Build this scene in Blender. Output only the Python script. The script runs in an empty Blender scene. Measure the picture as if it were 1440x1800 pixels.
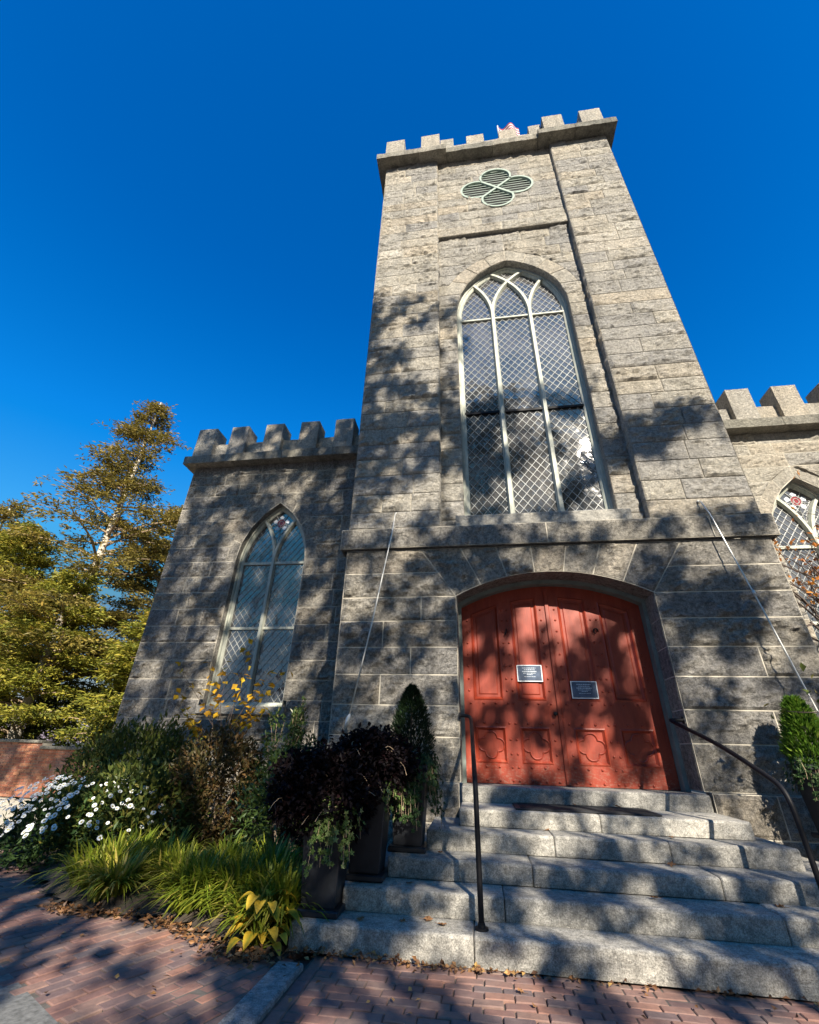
import bpy, math, random
import numpy as np
from mathutils import Matrix, Vector

random.seed(11)
RNG = np.random.default_rng(11)
R = math.radians
scene = bpy.context.scene

# ------------------------------------------------------------------ camera
CAM_POS = (-1.2473, -6.9796, 1.4395)
CAM_R = ((0.9896915, 0.1407982, 0.0262048), (-0.1360036, 0.8666495, 0.4800226), (0.0448760, -0.4786382, 0.8768647))
cd = bpy.data.cameras.new('camera')
cam = bpy.data.objects.new('camera', cd)
scene.collection.objects.link(cam)
rt, fw, up = [Vector(v) for v in CAM_R]
cam.matrix_world = Matrix(((rt.x, up.x, -fw.x, CAM_POS[0]), (rt.y, up.y, -fw.y, CAM_POS[1]), (rt.z, up.z, -fw.z, CAM_POS[2]), (0, 0, 0, 1)))
cd.sensor_fit = 'VERTICAL'
cd.sensor_height = 36.0
cd.lens = 36.0 * 766.1 / 1800.0
cd.clip_end = 2000
scene.camera = cam

# ------------------------------------------------------------------ sky, sun, exposure
SUN = Vector((0.40, -1.0, 0.72)).normalized()          # towards the sun
w = bpy.data.worlds.new('World')
scene.world = w
w.use_nodes = True
nt = w.node_tree
bg = nt.nodes['Background']
sky = nt.nodes.new('ShaderNodeTexSky')
sky.sky_type = 'NISHITA'
sky.sun_disc = False
sky.sun_elevation = math.asin(SUN.z)
sky.sun_rotation = math.atan2(SUN.x, SUN.y)
sky.altitude = 0
sky.air_density = 0.9
sky.dust_density = 0.1
sky.ozone_density = 3.0
sc1 = nt.nodes.new('ShaderNodeVectorMath')
sc1.operation = 'SCALE'
sc1.inputs['Scale'].default_value = 0.1
cv = nt.nodes.new('ShaderNodeRGBCurve')
cv.mapping.use_clip = False
cv.mapping.extend = 'HORIZONTAL'
for ch, pts in ((0, ((0.0, 0.0), (0.06, 0.0), (0.09, 0.003), (0.14, 0.04), (0.3, 0.13), (1.0, 0.42))),
                (1, ((0.0, 0.0), (0.095, 0.088), (0.15, 0.173), (0.25, 0.30), (0.4, 0.23), (1.0, 0.33))),
                (2, ((0.0, 0.0), (0.19, 0.353), (0.29, 0.57), (0.44, 0.66), (0.58, 0.40), (1.0, 0.31)))):
    c = cv.mapping.curves[ch]
    while len(c.points) < len(pts):
        c.points.new(0.5, 0.5)
    for q, (x_, y_) in zip(c.points, pts):
        q.location = (x_, y_)
        q.handle_type = 'VECTOR'
cv.mapping.update()
sc2 = nt.nodes.new('ShaderNodeVectorMath')
sc2.operation = 'SCALE'
sc2.inputs['Scale'].default_value = 10.0
nt.links.new(sky.outputs['Color'], sc1.inputs[0])
nt.links.new(sc1.outputs['Vector'], cv.inputs['Color'])
nt.links.new(cv.outputs['Color'], sc2.inputs[0])
nt.links.new(sc2.outputs['Vector'], bg.inputs['Color'])
bg.inputs['Strength'].default_value = 0.064
sl = bpy.data.lights.new('sun', 'SUN')
sl.energy = 5.0
sl.angle = R(0.53)
sl.color = (1.0, 0.91, 0.76)
so = bpy.data.objects.new('sun', sl)
scene.collection.objects.link(so)
so.rotation_euler = (-SUN).to_track_quat('-Z', 'Y').to_euler()
so.location = (10, -30, 30)
vs = scene.view_settings
vs.view_transform = 'Standard'
vs.look = 'None'
vs.exposure = 1.15
vs.gamma = 1.0
vs.use_curve_mapping = False
scene.cycles.max_bounces = 6
scene.cycles.diffuse_bounces = 3
scene.cycles.glossy_bounces = 3
scene.cycles.transmission_bounces = 3
scene.cycles.transparent_max_bounces = 4

# ------------------------------------------------------------------ node materials
MATS = {}


def mat_new(name):
    m = bpy.data.materials.new(name)
    m.use_nodes = True
    t = m.node_tree
    b = t.nodes['Principled BSDF']
    return m, t, b


def node(t, kind, **kw):
    n = t.nodes.new(kind)
    for k, v in kw.items():
        if k in n.inputs:
            n.inputs[k].default_value = v
        else:
            setattr(n, k, v)
    return n


def noise(t, vec, scale, detail=4, rough=0.6, dist=0.0):
    n = t.nodes.new('ShaderNodeTexNoise')
    n.inputs['Scale'].default_value = scale
    n.inputs['Detail'].default_value = detail
    n.inputs['Roughness'].default_value = rough
    n.inputs['Distortion'].default_value = dist
    t.links.new(vec, n.inputs['Vector'])
    return n.outputs['Fac']


def ramp(t, fac, stops, interp='LINEAR'):
    r = t.nodes.new('ShaderNodeValToRGB')
    r.color_ramp.interpolation = interp
    e = r.color_ramp.elements
    while len(e) < len(stops):
        e.new(0.5)
    for el, (p, c) in zip(e, stops):
        el.position = p
        el.color = tuple(c) + (1,) if len(c) == 3 else c
    t.links.new(fac, r.inputs['Fac'])
    return r.outputs['Color']


def mixc(t, fac, a, b, mode='MIX'):
    m = t.nodes.new('ShaderNodeMix')
    m.data_type = 'RGBA'
    m.blend_type = mode
    for sock, v in ((m.inputs[0], fac), (m.inputs[6], a), (m.inputs[7], b)):
        if isinstance(v, (int, float)):
            sock.default_value = v
        elif isinstance(v, tuple):
            sock.default_value = v + (1,) if len(v) == 3 else v
        else:
            t.links.new(v, sock)
    return m.outputs[2]


def bump(t, b, height, strength, dist=0.01, prev=None):
    n = t.nodes.new('ShaderNodeBump')
    n.inputs['Strength'].default_value = strength
    n.inputs['Distance'].default_value = dist
    t.links.new(height, n.inputs['Height'])
    if prev is not None:
        t.links.new(prev, n.inputs['Normal'])
    t.links.new(n.outputs['Normal'], b.inputs['Normal'])
    return n.outputs['Normal']


def coords(t, scale=None):
    c = t.nodes.new('ShaderNodeNewGeometry').outputs['Position']
    if scale:
        m = t.nodes.new('ShaderNodeMapping')
        m.inputs['Scale'].default_value = scale
        t.links.new(c, m.inputs['Vector'])
        return m.outputs['Vector']
    return c


def attr(t, name='tint'):
    a = t.nodes.new('ShaderNodeAttribute')
    a.attribute_name = name
    return a.outputs['Fac']


def stone_mat(name, cols, bumpy=0.95, speck=(0.66, 1.3), stain=0.6, fine=True, mid=(0.64, 1.33)):
    m, t, b = mat_new(name)
    p = coords(t)
    base = ramp(t, attr(t), cols)
    big = noise(t, p, 1.3, 5, 0.65)
    c = mixc(t, 1.0, base, ramp(t, big, [(0.3, (0.82, 0.82, 0.82)), (0.7, (1.15, 1.12, 1.07))]), 'MULTIPLY')
    # granite speckle
    sp = noise(t, p, 95, 3, 0.7)
    sp2 = noise(t, p, 19, 6, 0.75)
    c = mixc(t, 1.0, c, ramp(t, sp, [(0.33, (speck[0],) * 3), (0.66, (speck[1],) * 3)]), 'MULTIPLY')
    c = mixc(t, 1.0, c, ramp(t, sp2, [(0.36, (mid[0],) * 3), (0.5, (1, 1, 1)), (0.64, (mid[1], mid[1] * .99, mid[1] * .98))]), 'MULTIPLY')
    # rain streaks and dark weathering with shapes of their own
    st = noise(t, coords(t, (2.2, 2.2, 0.35)), 1.6, 5, 0.62)
    c = mixc(t, stain, c, ramp(t, st, [(0.36, (0.6, 0.6, 0.6)), (0.52, (1, 1, 1))]), 'MULTIPLY')
    t.links.new(c, b.inputs['Base Color'])
    b.inputs['Roughness'].default_value = 0.88
    b.inputs['Specular IOR Level'].default_value = 0.25
    if fine:
        n1 = noise(t, coords(t, (1, 1, 1.5)), 9.5, 8, 0.78, 1.1)
        n2 = noise(t, p, 60, 3, 0.6)
        k = bump(t, b, n1, 1.0, 0.12 * bumpy)
        bump(t, b, n2, bumpy * 0.6, 0.010, k)
    return m


def simple_mat(name, col, rough=0.5, metal=0.0, var=0.25, nscale=8, bmp=0.0, spec=0.5):
    m, t, b = mat_new(name)
    p = coords(t)
    n = noise(t, p, nscale, 5, 0.65)
    lo = tuple(c * (1 - var) for c in col)
    hi = tuple(min(1, c * (1 + var)) for c in col)
    t.links.new(ramp(t, n, [(0.3, lo), (0.7, hi)]), b.inputs['Base Color'])
    b.inputs['Roughness'].default_value = rough
    b.inputs['Metallic'].default_value = metal
    b.inputs['Specular IOR Level'].default_value = spec
    if bmp:
        bump(t, b, noise(t, p, nscale * 6, 4, 0.6), bmp, 0.004)
    return m


def leaf_mat(name, cols, trans=0.35, rough=0.5, spec=0.3):
    m, t, b = mat_new(name)
    c = ramp(t, attr(t), cols)
    c = mixc(t, 1.0, c, ramp(t, noise(t, coords(t), 14, 3, 0.6), [(0.3, (0.75, 0.75, 0.75)), (0.7, (1.2, 1.2, 1.15))]), 'MULTIPLY')
    t.links.new(c, b.inputs['Base Color'])
    b.inputs['Roughness'].default_value = rough
    b.inputs['Specular IOR Level'].default_value = spec
    tr = t.nodes.new('ShaderNodeBsdfTranslucent')
    t.links.new(c, tr.inputs['Color'])
    mx = t.nodes.new('ShaderNodeMixShader')
    mx.inputs[0].default_value = trans
    t.links.new(b.outputs[0], mx.inputs[1])
    t.links.new(tr.outputs[0], mx.inputs[2])
    t.links.new(mx.outputs[0], t.nodes['Material Output'].inputs['Surface'])
    return m


G1 = [(0.0, (0.37, 0.36, 0.345)), (0.3, (0.44, 0.42, 0.385)), (0.65, (0.49, 0.46, 0.40)), (0.85, (0.51, 0.455, 0.375)), (1.0, (0.58, 0.55, 0.49))]
M_STONE = stone_mat('rock_faced_granite', G1)
M_LOW = stone_mat('darker_granite', [(p_, tuple(q * f for q, f in zip(c_, (.80, .80, .81)))) for p_, c_ in G1], bumpy=1.25, speck=(0.55, 1.38), stain=0.65, mid=(0.52, 1.45))  # tower granite scaled darker, rougher and more speckled, for base and left wing
M_DRESS = stone_mat('dressed_granite', [(0, (0.33, 0.325, 0.31)), (1, (0.48, 0.46, 0.41))], bumpy=0.5)
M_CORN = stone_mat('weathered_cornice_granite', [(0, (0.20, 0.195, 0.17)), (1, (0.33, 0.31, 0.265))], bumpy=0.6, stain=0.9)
M_STEP = stone_mat('hammered_step_granite', [(0, (0.29, 0.285, 0.27)), (1, (0.43, 0.415, 0.38))], bumpy=0.18, speck=(0.5, 1.28), stain=0.5)
M_MORTAR = simple_mat('mortar', (0.43, 0.395, 0.33), 0.95, var=0.3, nscale=5, bmp=0.3)
M_ROOF = simple_mat('roof_tar', (0.06, 0.06, 0.06), 0.9)
M_KERB = stone_mat('kerb_granite', [(0, (0.24, 0.25, 0.25)), (1, (0.30, 0.30, 0.29))], bumpy=0.15, stain=0.4)


def frame_mat():
    m, t, b = mat_new('weathered_cream_paint')
    p = coords(t)
    st = noise(t, coords(t, (6, 6, 0.8)), 3.0, 5, 0.65)
    c = ramp(t, st, [(0.32, (0.30, 0.33, 0.29)), (0.48, (0.44, 0.45, 0.39)), (0.7, (0.60, 0.59, 0.51))])
    c = mixc(t, 0.6, c, ramp(t, noise(t, coords(t, (30, 30, 4)), 3, 4, 0.7), [(0.4, (0.7, 0.72, 0.68)), (0.6, (1.05, 1.05, 1.02))]), 'MULTIPLY')
    t.links.new(c, b.inputs['Base Color'])
    b.inputs['Roughness'].default_value = 0.65
    bump(t, b, noise(t, coords(t, (40, 40, 5)), 2, 4, 0.6), 0.25, 0.004)
    return m


M_FRAME = frame_mat()
M_LEAD = simple_mat('lead_came', (0.33, 0.34, 0.33), 0.45, 0.0, var=0.3, nscale=3, spec=0.6)
M_COPPERGREEN = simple_mat('pale_verdigris_paint', (0.27, 0.33, 0.285), 0.7, var=0.15, nscale=6)
M_DARK = simple_mat('dark_void', (0.012, 0.013, 0.014), 0.9)
M_IRON = simple_mat('black_iron', (0.008, 0.008, 0.010), 0.55, 0.0, var=0.3, nscale=20, bmp=0.15, spec=0.2)
M_POT = simple_mat('black_planter_glaze', (0.014, 0.016, 0.020), 0.38, 0.0, var=0.4, nscale=9, bmp=0.08)
M_RUBBER = simple_mat('black_rubber', (0.018, 0.019, 0.022), 0.75, bmp=0.4, nscale=30)
M_ROD = simple_mat('galvanised_rod', (0.60, 0.59, 0.55), 0.4, 0.3, var=0.15)
M_WHITE = simple_mat('white_paper', (0.78, 0.80, 0.82), 0.35, var=0.05)
M_NAVY = simple_mat('navy_print', (0.075, 0.10, 0.15), 0.3, var=0.35, nscale=14)
M_PRINT = simple_mat('pale_print', (0.55, 0.60, 0.66), 0.4, var=0.1)
M_JAMB = simple_mat('grey_green_jamb_paint', (0.14, 0.16, 0.145), 0.6, var=0.3, nscale=6, bmp=0.2)


def glass_mat():
    m, t, b = mat_new('old_window_glass')
    p = coords(t)
    c = ramp(t, noise(t, p, 1.1, 3, 0.5), [(0.35, (0.03, 0.032, 0.035)), (0.65, (0.105, 0.10, 0.10))])
    t.links.new(c, b.inputs['Base Color'])
    b.inputs['Roughness'].default_value = 0.065
    b.inputs['IOR'].default_value = 2.5
    b.inputs['Specular IOR Level'].default_value = 0.5
    n = noise(t, p, 2.6, 2, 0.5)
    k = bump(t, b, n, 0.35, 0.05)
    v = t.nodes.new('ShaderNodeTexVoronoi')
    v.inputs['Scale'].default_value = 6.5
    t.links.new(coords(t, (1, 1, 0.8)), v.inputs['Vector'])
    bump(t, b, v.outputs['Distance'], 0.06, 0.02, k)
    return m


M_GLASS = glass_mat()
M_ROSE = simple_mat('ruby_glass', (0.20, 0.025, 0.03), 0.2, var=0.5, nscale=20)
M_PALEGLASS = simple_mat('opal_glass', (0.62, 0.64, 0.70), 0.25, var=0.25, nscale=15)


def door_mat():
    m, t, b = mat_new('faded_red_door_paint')
    p = coords(t)
    n = noise(t, coords(t, (1, 1, 0.25)), 5.5, 5, 0.65)
    c = ramp(t, n, [(0.3, (0.20, 0.022, 0.009)), (0.55, (0.285, 0.037, 0.015)), (0.75, (0.33, 0.066, 0.034))])
    c = mixc(t, 0.5, c, ramp(t, noise(t, coords(t, (30, 30, 2.0)), 2.2, 5, 0.7), [(0.36, (0.70, 0.66, 0.64)), (0.6, (1.08, 1.08, 1.08))]), 'MULTIPLY')
    sep = t.nodes.new('ShaderNodeSeparateXYZ')
    t.links.new(p, sep.inputs[0])
    mr_ = t.nodes.new('ShaderNodeMapRange')
    mr_.inputs['From Min'].default_value = 1.55
    mr_.inputs['From Max'].default_value = 1.02
    t.links.new(sep.outputs['Z'], mr_.inputs['Value'])
    sc_ = ramp(t, noise(t, coords(t, (7, 7, 14)), 3.0, 6, 0.7), [(0.50, (0, 0, 0)), (0.62, (0.55,) * 3)])
    ml = t.nodes.new('ShaderNodeMath')
    ml.operation = 'MULTIPLY'
    t.links.new(mr_.outputs[0], ml.inputs[0])
    t.links.new(sc_, ml.inputs[1])
    c = mixc(t, ml.outputs[0], c, (0.30, 0.19, 0.14))
    t.links.new(c, b.inputs['Base Color'])
    t.links.new(ramp(t, noise(t, p, 3, 4), [(0.3, (0.36,) * 3), (0.7, (0.58,) * 3)]), b.inputs['Roughness'])
    bump(t, b, noise(t, coords(t, (60, 60, 4)), 2.0, 5, 0.65), 0.2, 0.004)
    return m


M_DOOR = door_mat()


def brick_mat(name, stops):
    m, t, b = mat_new(name)
    p = coords(t)
    c = ramp(t, attr(t), stops)
    c = mixc(t, 0.8, c, ramp(t, noise(t, p, 16, 5, 0.7), [(0.3, (0.66, 0.66, 0.68)), (0.7, (1.15, 1.13, 1.1))]), 'MULTIPLY')
    c = mixc(t, ramp(t, noise(t, p, 1.7, 5, 0.6), [(0.46, (0, 0, 0)), (0.72, (0.5,) * 3)]), c, (0.20, 0.18, 0.165))
    t.links.new(c, b.inputs['Base Color'])
    b.inputs['Roughness'].default_value = 0.85
    bump(t, b, noise(t, p, 60, 5, 0.65), 0.5, 0.006)
    return m


BR = [(0, (0.115, 0.09, 0.095)), (0.25, (0.18, 0.10, 0.088)), (0.55, (0.225, 0.118, 0.093)), (0.8, (0.205, 0.14, 0.118)), (1, (0.28, 0.135, 0.095))]
M_BRICK = brick_mat('worn_paving_brick', BR)
M_WALLBRICK = brick_mat('red_wall_brick', [(0, (0.22, 0.075, 0.045)), (0.5, (0.32, 0.115, 0.06)), (1, (0.42, 0.19, 0.10))])
M_SAND = simple_mat('joint_sand', (0.095, 0.085, 0.075), 0.95, var=0.4, nscale=9, bmp=0.4)
M_GRIT = simple_mat('gritty_asphalt', (0.13, 0.13, 0.125), 0.92, var=0.45, nscale=25, bmp=0.5)
M_GROUND = simple_mat('street_asphalt', (0.055, 0.055, 0.055), 0.9, var=0.3, nscale=3, bmp=0.3)
M_PATH = simple_mat('pale_gravel', (0.50, 0.45, 0.35), 0.95, var=0.3, nscale=7, bmp=0.5)
M_SOIL = simple_mat('mulch', (0.05, 0.038, 0.028), 0.95, var=0.5, nscale=18, bmp=0.8)
M_BARK = simple_mat('grey_bark', (0.27, 0.24, 0.20), 0.9, var=0.4, nscale=10, bmp=0.6)
M_PALEBARK = simple_mat('pale_hemlock_bark', (0.50, 0.44, 0.36), 0.9, var=0.3, nscale=8, bmp=0.6)
M_TWIG = simple_mat('tan_twig', (0.33, 0.24, 0.16), 0.85, var=0.3, nscale=12)
M_DARKTWIG = simple_mat('dark_twig', (0.07, 0.05, 0.04), 0.85, var=0.3, nscale=12)

L_HEM = leaf_mat('hemlock_needles', [(0, (0.09, 0.085, 0.025)), (0.45, (0.22, 0.18, 0.04)), (0.8, (0.40, 0.29, 0.06)), (1, (0.48, 0.28, 0.08))], 0.35)
L_YEW = leaf_mat('sunlit_hedge_leaves', [(0, (0.06, 0.09, 0.018)), (0.4, (0.22, 0.23, 0.035)), (0.75, (0.46, 0.40, 0.06)), (1, (0.58, 0.34, 0.08))], 0.35)
L_DARK = leaf_mat('dark_shrub_leaves', [(0, (0.035, 0.06, 0.014)), (0.6, (0.10, 0.125, 0.025)), (1, (0.20, 0.165, 0.035))], 0.3)
L_BROWN = leaf_mat('autumn_shrub_leaves', [(0, (0.05, 0.05, 0.018)), (0.4, (0.095, 0.075, 0.026)), (0.8, (0.14, 0.075, 0.032)), (1, (0.26, 0.17, 0.06))], 0.3)
L_ABELIA = leaf_mat('glossy_green_leaves', [(0, (0.03, 0.06, 0.015)), (0.6, (0.08, 0.125, 0.03)), (1, (0.16, 0.18, 0.05))], 0.3, 0.35, 0.5)
L_YELLOW = leaf_mat('yellow_sapling_leaves', [(0, (0.40, 0.20, 0.02)), (0.5, (0.62, 0.37, 0.02)), (1, (0.72, 0.50, 0.04))], 0.4)
L_GRASS = leaf_mat('lily_turf_blades', [(0, (0.055, 0.095, 0.010)), (0.5, (0.165, 0.225, 0.02)), (0.85, (0.28, 0.29, 0.03)), (1, (0.50, 0.40, 0.10))], 0.4)
L_HOSTA = leaf_mat('yellowing_hosta_leaves', [(0, (0.06, 0.12, 0.02)), (0.35, (0.22, 0.24, 0.03)), (0.6, (0.55, 0.36, 0.03)), (1, (0.66, 0.46, 0.06))], 0.3)
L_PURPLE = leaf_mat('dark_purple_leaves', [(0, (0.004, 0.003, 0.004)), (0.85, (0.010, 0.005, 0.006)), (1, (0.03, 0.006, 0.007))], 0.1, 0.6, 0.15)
L_RED = leaf_mat('red_leaves', [(0, (0.12, 0.008, 0.010)), (1, (0.24, 0.02, 0.022))], 0.2)
L_IVY = leaf_mat('ivy_leaves', [(0, (0.05, 0.10, 0.02)), (0.6, (0.13, 0.19, 0.05)), (1, (0.32, 0.38, 0.16))], 0.3)
L_DKIVY = leaf_mat('deep_green_ivy_leaves', [(0, (0.02, 0.05, 0.014)), (0.7, (0.045, 0.09, 0.025)), (1, (0.09, 0.14, 0.05))], 0.3)
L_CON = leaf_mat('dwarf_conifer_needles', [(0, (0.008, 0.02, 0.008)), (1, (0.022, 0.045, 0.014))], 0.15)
L_ARB = leaf_mat('bright_arborvitae_sprays', [(0, (0.03, 0.08, 0.01)), (0.5, (0.10, 0.20, 0.02)), (1, (0.26, 0.34, 0.05))], 0.35)
L_DAISY = leaf_mat('daisy_leaves', [(0, (0.018, 0.045, 0.014)), (1, (0.055, 0.10, 0.025))], 0.25)
L_PETAL = leaf_mat('white_petals', [(0, (0.80, 0.82, 0.84)), (1, (0.88, 0.89, 0.90))], 0.2)
M_EYE = simple_mat('flower_centre', (0.42, 0.36, 0.10), 0.8)
L_OAK = leaf_mat('autumn_street_tree_leaves', [(0, (0.06, 0.07, 0.02)), (0.6, (0.16, 0.13, 0.03)), (1, (0.30, 0.17, 0.04))], 0.25)
L_ORANGE = leaf_mat('orange_leaves', [(0, (0.18, 0.07, 0.025)), (0.5, (0.42, 0.15, 0.03)), (1, (0.60, 0.26, 0.04))], 0.35)
L_DEAD = leaf_mat('fallen_brown_leaves', [(0, (0.10, 0.05, 0.028)), (0.5, (0.24, 0.12, 0.055)), (0.85, (0.36, 0.20, 0.09)), (1, (0.48, 0.30, 0.10))], 0.15)


# ------------------------------------------------------------------ object helpers
def tag(o, label=None, cat=None, group=None, kind=None):
    if label:
        o['label'] = label
    if cat:
        o['category'] = cat
    if group:
        o['group'] = group
    if kind:
        o['kind'] = kind
    return o


def empty(name, loc, label, cat, group=None):
    o = bpy.data.objects.new(name, None)
    o.empty_display_size = 0.3
    o.location = loc
    scene.collection.objects.link(o)
    return tag(o, label, cat, group)


class MB:
    """Collects geometry for ONE mesh object."""

    def __init__(self):
        self.v, self.f, self.tn, self.n = [], [], [], 0
        self.mi = []

    def add(self, verts, faces, tint=0.5, mi=0):
        verts = np.asarray(verts, float).reshape(-1, 3)
        self.v.append(verts)
        tt = np.full(len(verts), tint) if np.isscalar(tint) else np.asarray(tint, float)
        self.tn.append(tt)
        if isinstance(faces, np.ndarray):
            self.f.extend((faces + self.n).tolist())
        else:
            k = self.n
            self.f.extend([[i + k for i in q] for q in faces])
        self.mi.extend([mi] * len(faces))
        self.n += len(verts)

    def box(self, a, b, tint=0.5, bev=0.0, mi=0):
        x0, y0, z0 = a
        x1, y1, z1 = b
        if not bev:
            v = [(x, y, z) for z in (z0, z1) for y in (y0, y1) for x in (x0, x1)]
            self.add(v, [(0, 2, 3, 1), (4, 5, 7, 6), (0, 1, 5, 4), (2, 6, 7, 3), (0, 4, 6, 2), (1, 3, 7, 5)], tint, mi)
            return
        c = np.array([(x0 + x1) / 2, (y0 + y1) / 2, (z0 + z1) / 2])
        h = np.array([x1 - x0, y1 - y0, z1 - z0]) / 2
        e = min(bev, h.min() * 0.9)
        vs_, idx = [], {}
        for sx in (-1, 1):
            for sy in (-1, 1):
                for sz in (-1, 1):
                    s = np.array([sx, sy, sz])
                    for ax in range(3):
                        q = h - e
                        q = q.copy()
                        q[ax] = h[ax]
                        idx[(sx, sy, sz, ax)] = len(vs_)
                        vs_.append(c + s * q)
        fs = []
        for ax in range(3):
            o1, o2 = [k for k in range(3) if k != ax]
            for s in (-1, 1):
                q = []
                for p, r_ in ((-1, -1), (1, -1), (1, 1), (-1, 1)):
                    k = [0, 0, 0]
                    k[ax], k[o1], k[o2] = s, p, r_
                    q.append(idx[(k[0], k[1], k[2], ax)])
                if (s > 0) != (ax == 1):
                    fs.append(q)
                else:
                    fs.append(q[::-1])
        for ax in range(3):      # edges along ax
            o1, o2 = [k for k in range(3) if k != ax]
            for s1 in (-1, 1):
                for s2 in (-1, 1):
                    q = []
                    for e_, a_ in ((-1, o1), (1, o1), (1, o2), (-1, o2)):
                        k = [0, 0, 0]
                        k[ax], k[o1], k[o2] = e_, s1, s2
                        q.append(idx[(k[0], k[1], k[2], a_)])
                    fs.append(q)
        for sx in (-1, 1):
            for sy in (-1, 1):
                for sz in (-1, 1):
                    fs.append([idx[(sx, sy, sz, a_)] for a_ in range(3)])
        self.add(vs_, fs, tint, mi)

    def tube(self, pts, radii, n=8, tint=0.5, cap=True, mi=0):
        pts = np.asarray(pts, float)
        if np.isscalar(radii):
            radii = [radii] * len(pts)
        k = len(pts)
        tan = np.gradient(pts, axis=0)
        tan /= np.linalg.norm(tan, axis=1)[:, None] + 1e-9
        ref = np.array([0, 0, 1.0]) if abs(tan[0][2]) < 0.9 else np.array([1.0, 0, 0])
        a = np.cross(tan[0], ref)
        a /= np.linalg.norm(a)
        V = []
        ang = np.linspace(0, 2 * math.pi, n, endpoint=False)
        for i in range(k):
            a = a - tan[i] * a.dot(tan[i])
            a /= np.linalg.norm(a) + 1e-9
            b = np.cross(tan[i], a)
            V.append(pts[i] + radii[i] * (np.cos(ang)[:, None] * a + np.sin(ang)[:, None] * b))
        F = [(i * n + j, i * n + (j + 1) % n, (i + 1) * n + (j + 1) % n, (i + 1) * n + j) for i in range(k - 1) for j in range(n)]
        if cap:
            F.append(tuple(range(n))[::-1])
            F.append(tuple((k - 1) * n + j for j in range(n)))
        self.add(np.concatenate(V), F, tint, mi)

    def prism(self, poly, y0, y1, tint=0.5, axis='xz'):
        """outline poly in (x, z), from y0 to y1"""
        n = len(poly)
        v = [(p[0], y0, p[1]) for p in poly] + [(p[0], y1, p[1]) for p in poly]
        f = [tuple(range(n)), tuple(range(2 * n - 1, n - 1, -1))] + [(i, n + i, n + (i + 1) % n, (i + 1) % n) for i in range(n)]
        self.add(v, f, tint)

    def build(self, name, mat, parent=None, smooth=False, loc=None):
        me = bpy.data.meshes.new(name)
        V = np.concatenate(self.v) if self.v else np.zeros((0, 3))
        off = np.zeros(3)
        if loc is not None:
            off = np.array(loc, float)
        me.from_pydata((V - off).tolist(), [], self.f)
        at = me.attributes.new('tint', 'FLOAT', 'POINT')
        at.data.foreach_set('value', np.concatenate(self.tn).astype(np.float32))
        mats = mat if isinstance(mat, (list, tuple)) else [mat]
        for m in mats:
            me.materials.append(m)
        if len(mats) > 1:
            me.polygons.foreach_set('material_index', self.mi)
        if smooth:
            me.polygons.foreach_set('use_smooth', [True] * len(me.polygons))
        me.update()
        o = bpy.data.objects.new(name, me)
        scene.collection.objects.link(o)
        if parent is not None:
            o.parent = parent
            wp = world_loc(parent)
            o.location = tuple(off - wp)
        elif loc is not None:
            o.location = tuple(off)
        return o


def world_loc(o):
    p = np.zeros(3)
    while o is not None:
        p += np.array(o.location)
        o = o.parent
    return p


def copy_part(o, parent, loc):
    c = o.copy()
    scene.collection.objects.link(c)
    c.parent = parent
    c.location = loc
    return c


# numpy value noise
def _hash(ix, iy, iz, seed):
    h = (ix * 374761393 + iy * 668265263 + iz * 2147483647 + seed * 974634777) & 0xFFFFFFFF
    h = ((h ^ (h >> 13)) * 1274126177) & 0xFFFFFFFF
    h = h ^ (h >> 16)
    return (h & 0xFFFFFF) / float(0xFFFFFF)


def vnoise(p, seed=0):
    p = np.asarray(p, float)
    i = np.floor(p).astype(np.int64)
    f = p - i
    f = f * f * (3 - 2 * f)
    r = 0
    for dx in (0, 1):
        for dy in (0, 1):
            for dz in (0, 1):
                wgt = (f[:, 0] if dx else 1 - f[:, 0]) * (f[:, 1] if dy else 1 - f[:, 1]) * (f[:, 2] if dz else 1 - f[:, 2])
                r = r + wgt * _hash(i[:, 0] + dx, i[:, 1] + dy, i[:, 2] + dz, seed)
    return r


def fnoise(p, seed=0, octs=4):
    r, a = 0, 0.5
    p = np.asarray(p, float)
    for k in range(octs):
        r = r + a * (vnoise(p, seed + k) - 0.5)
        p = p * 2.07
        a *= 0.55
    return r


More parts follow.
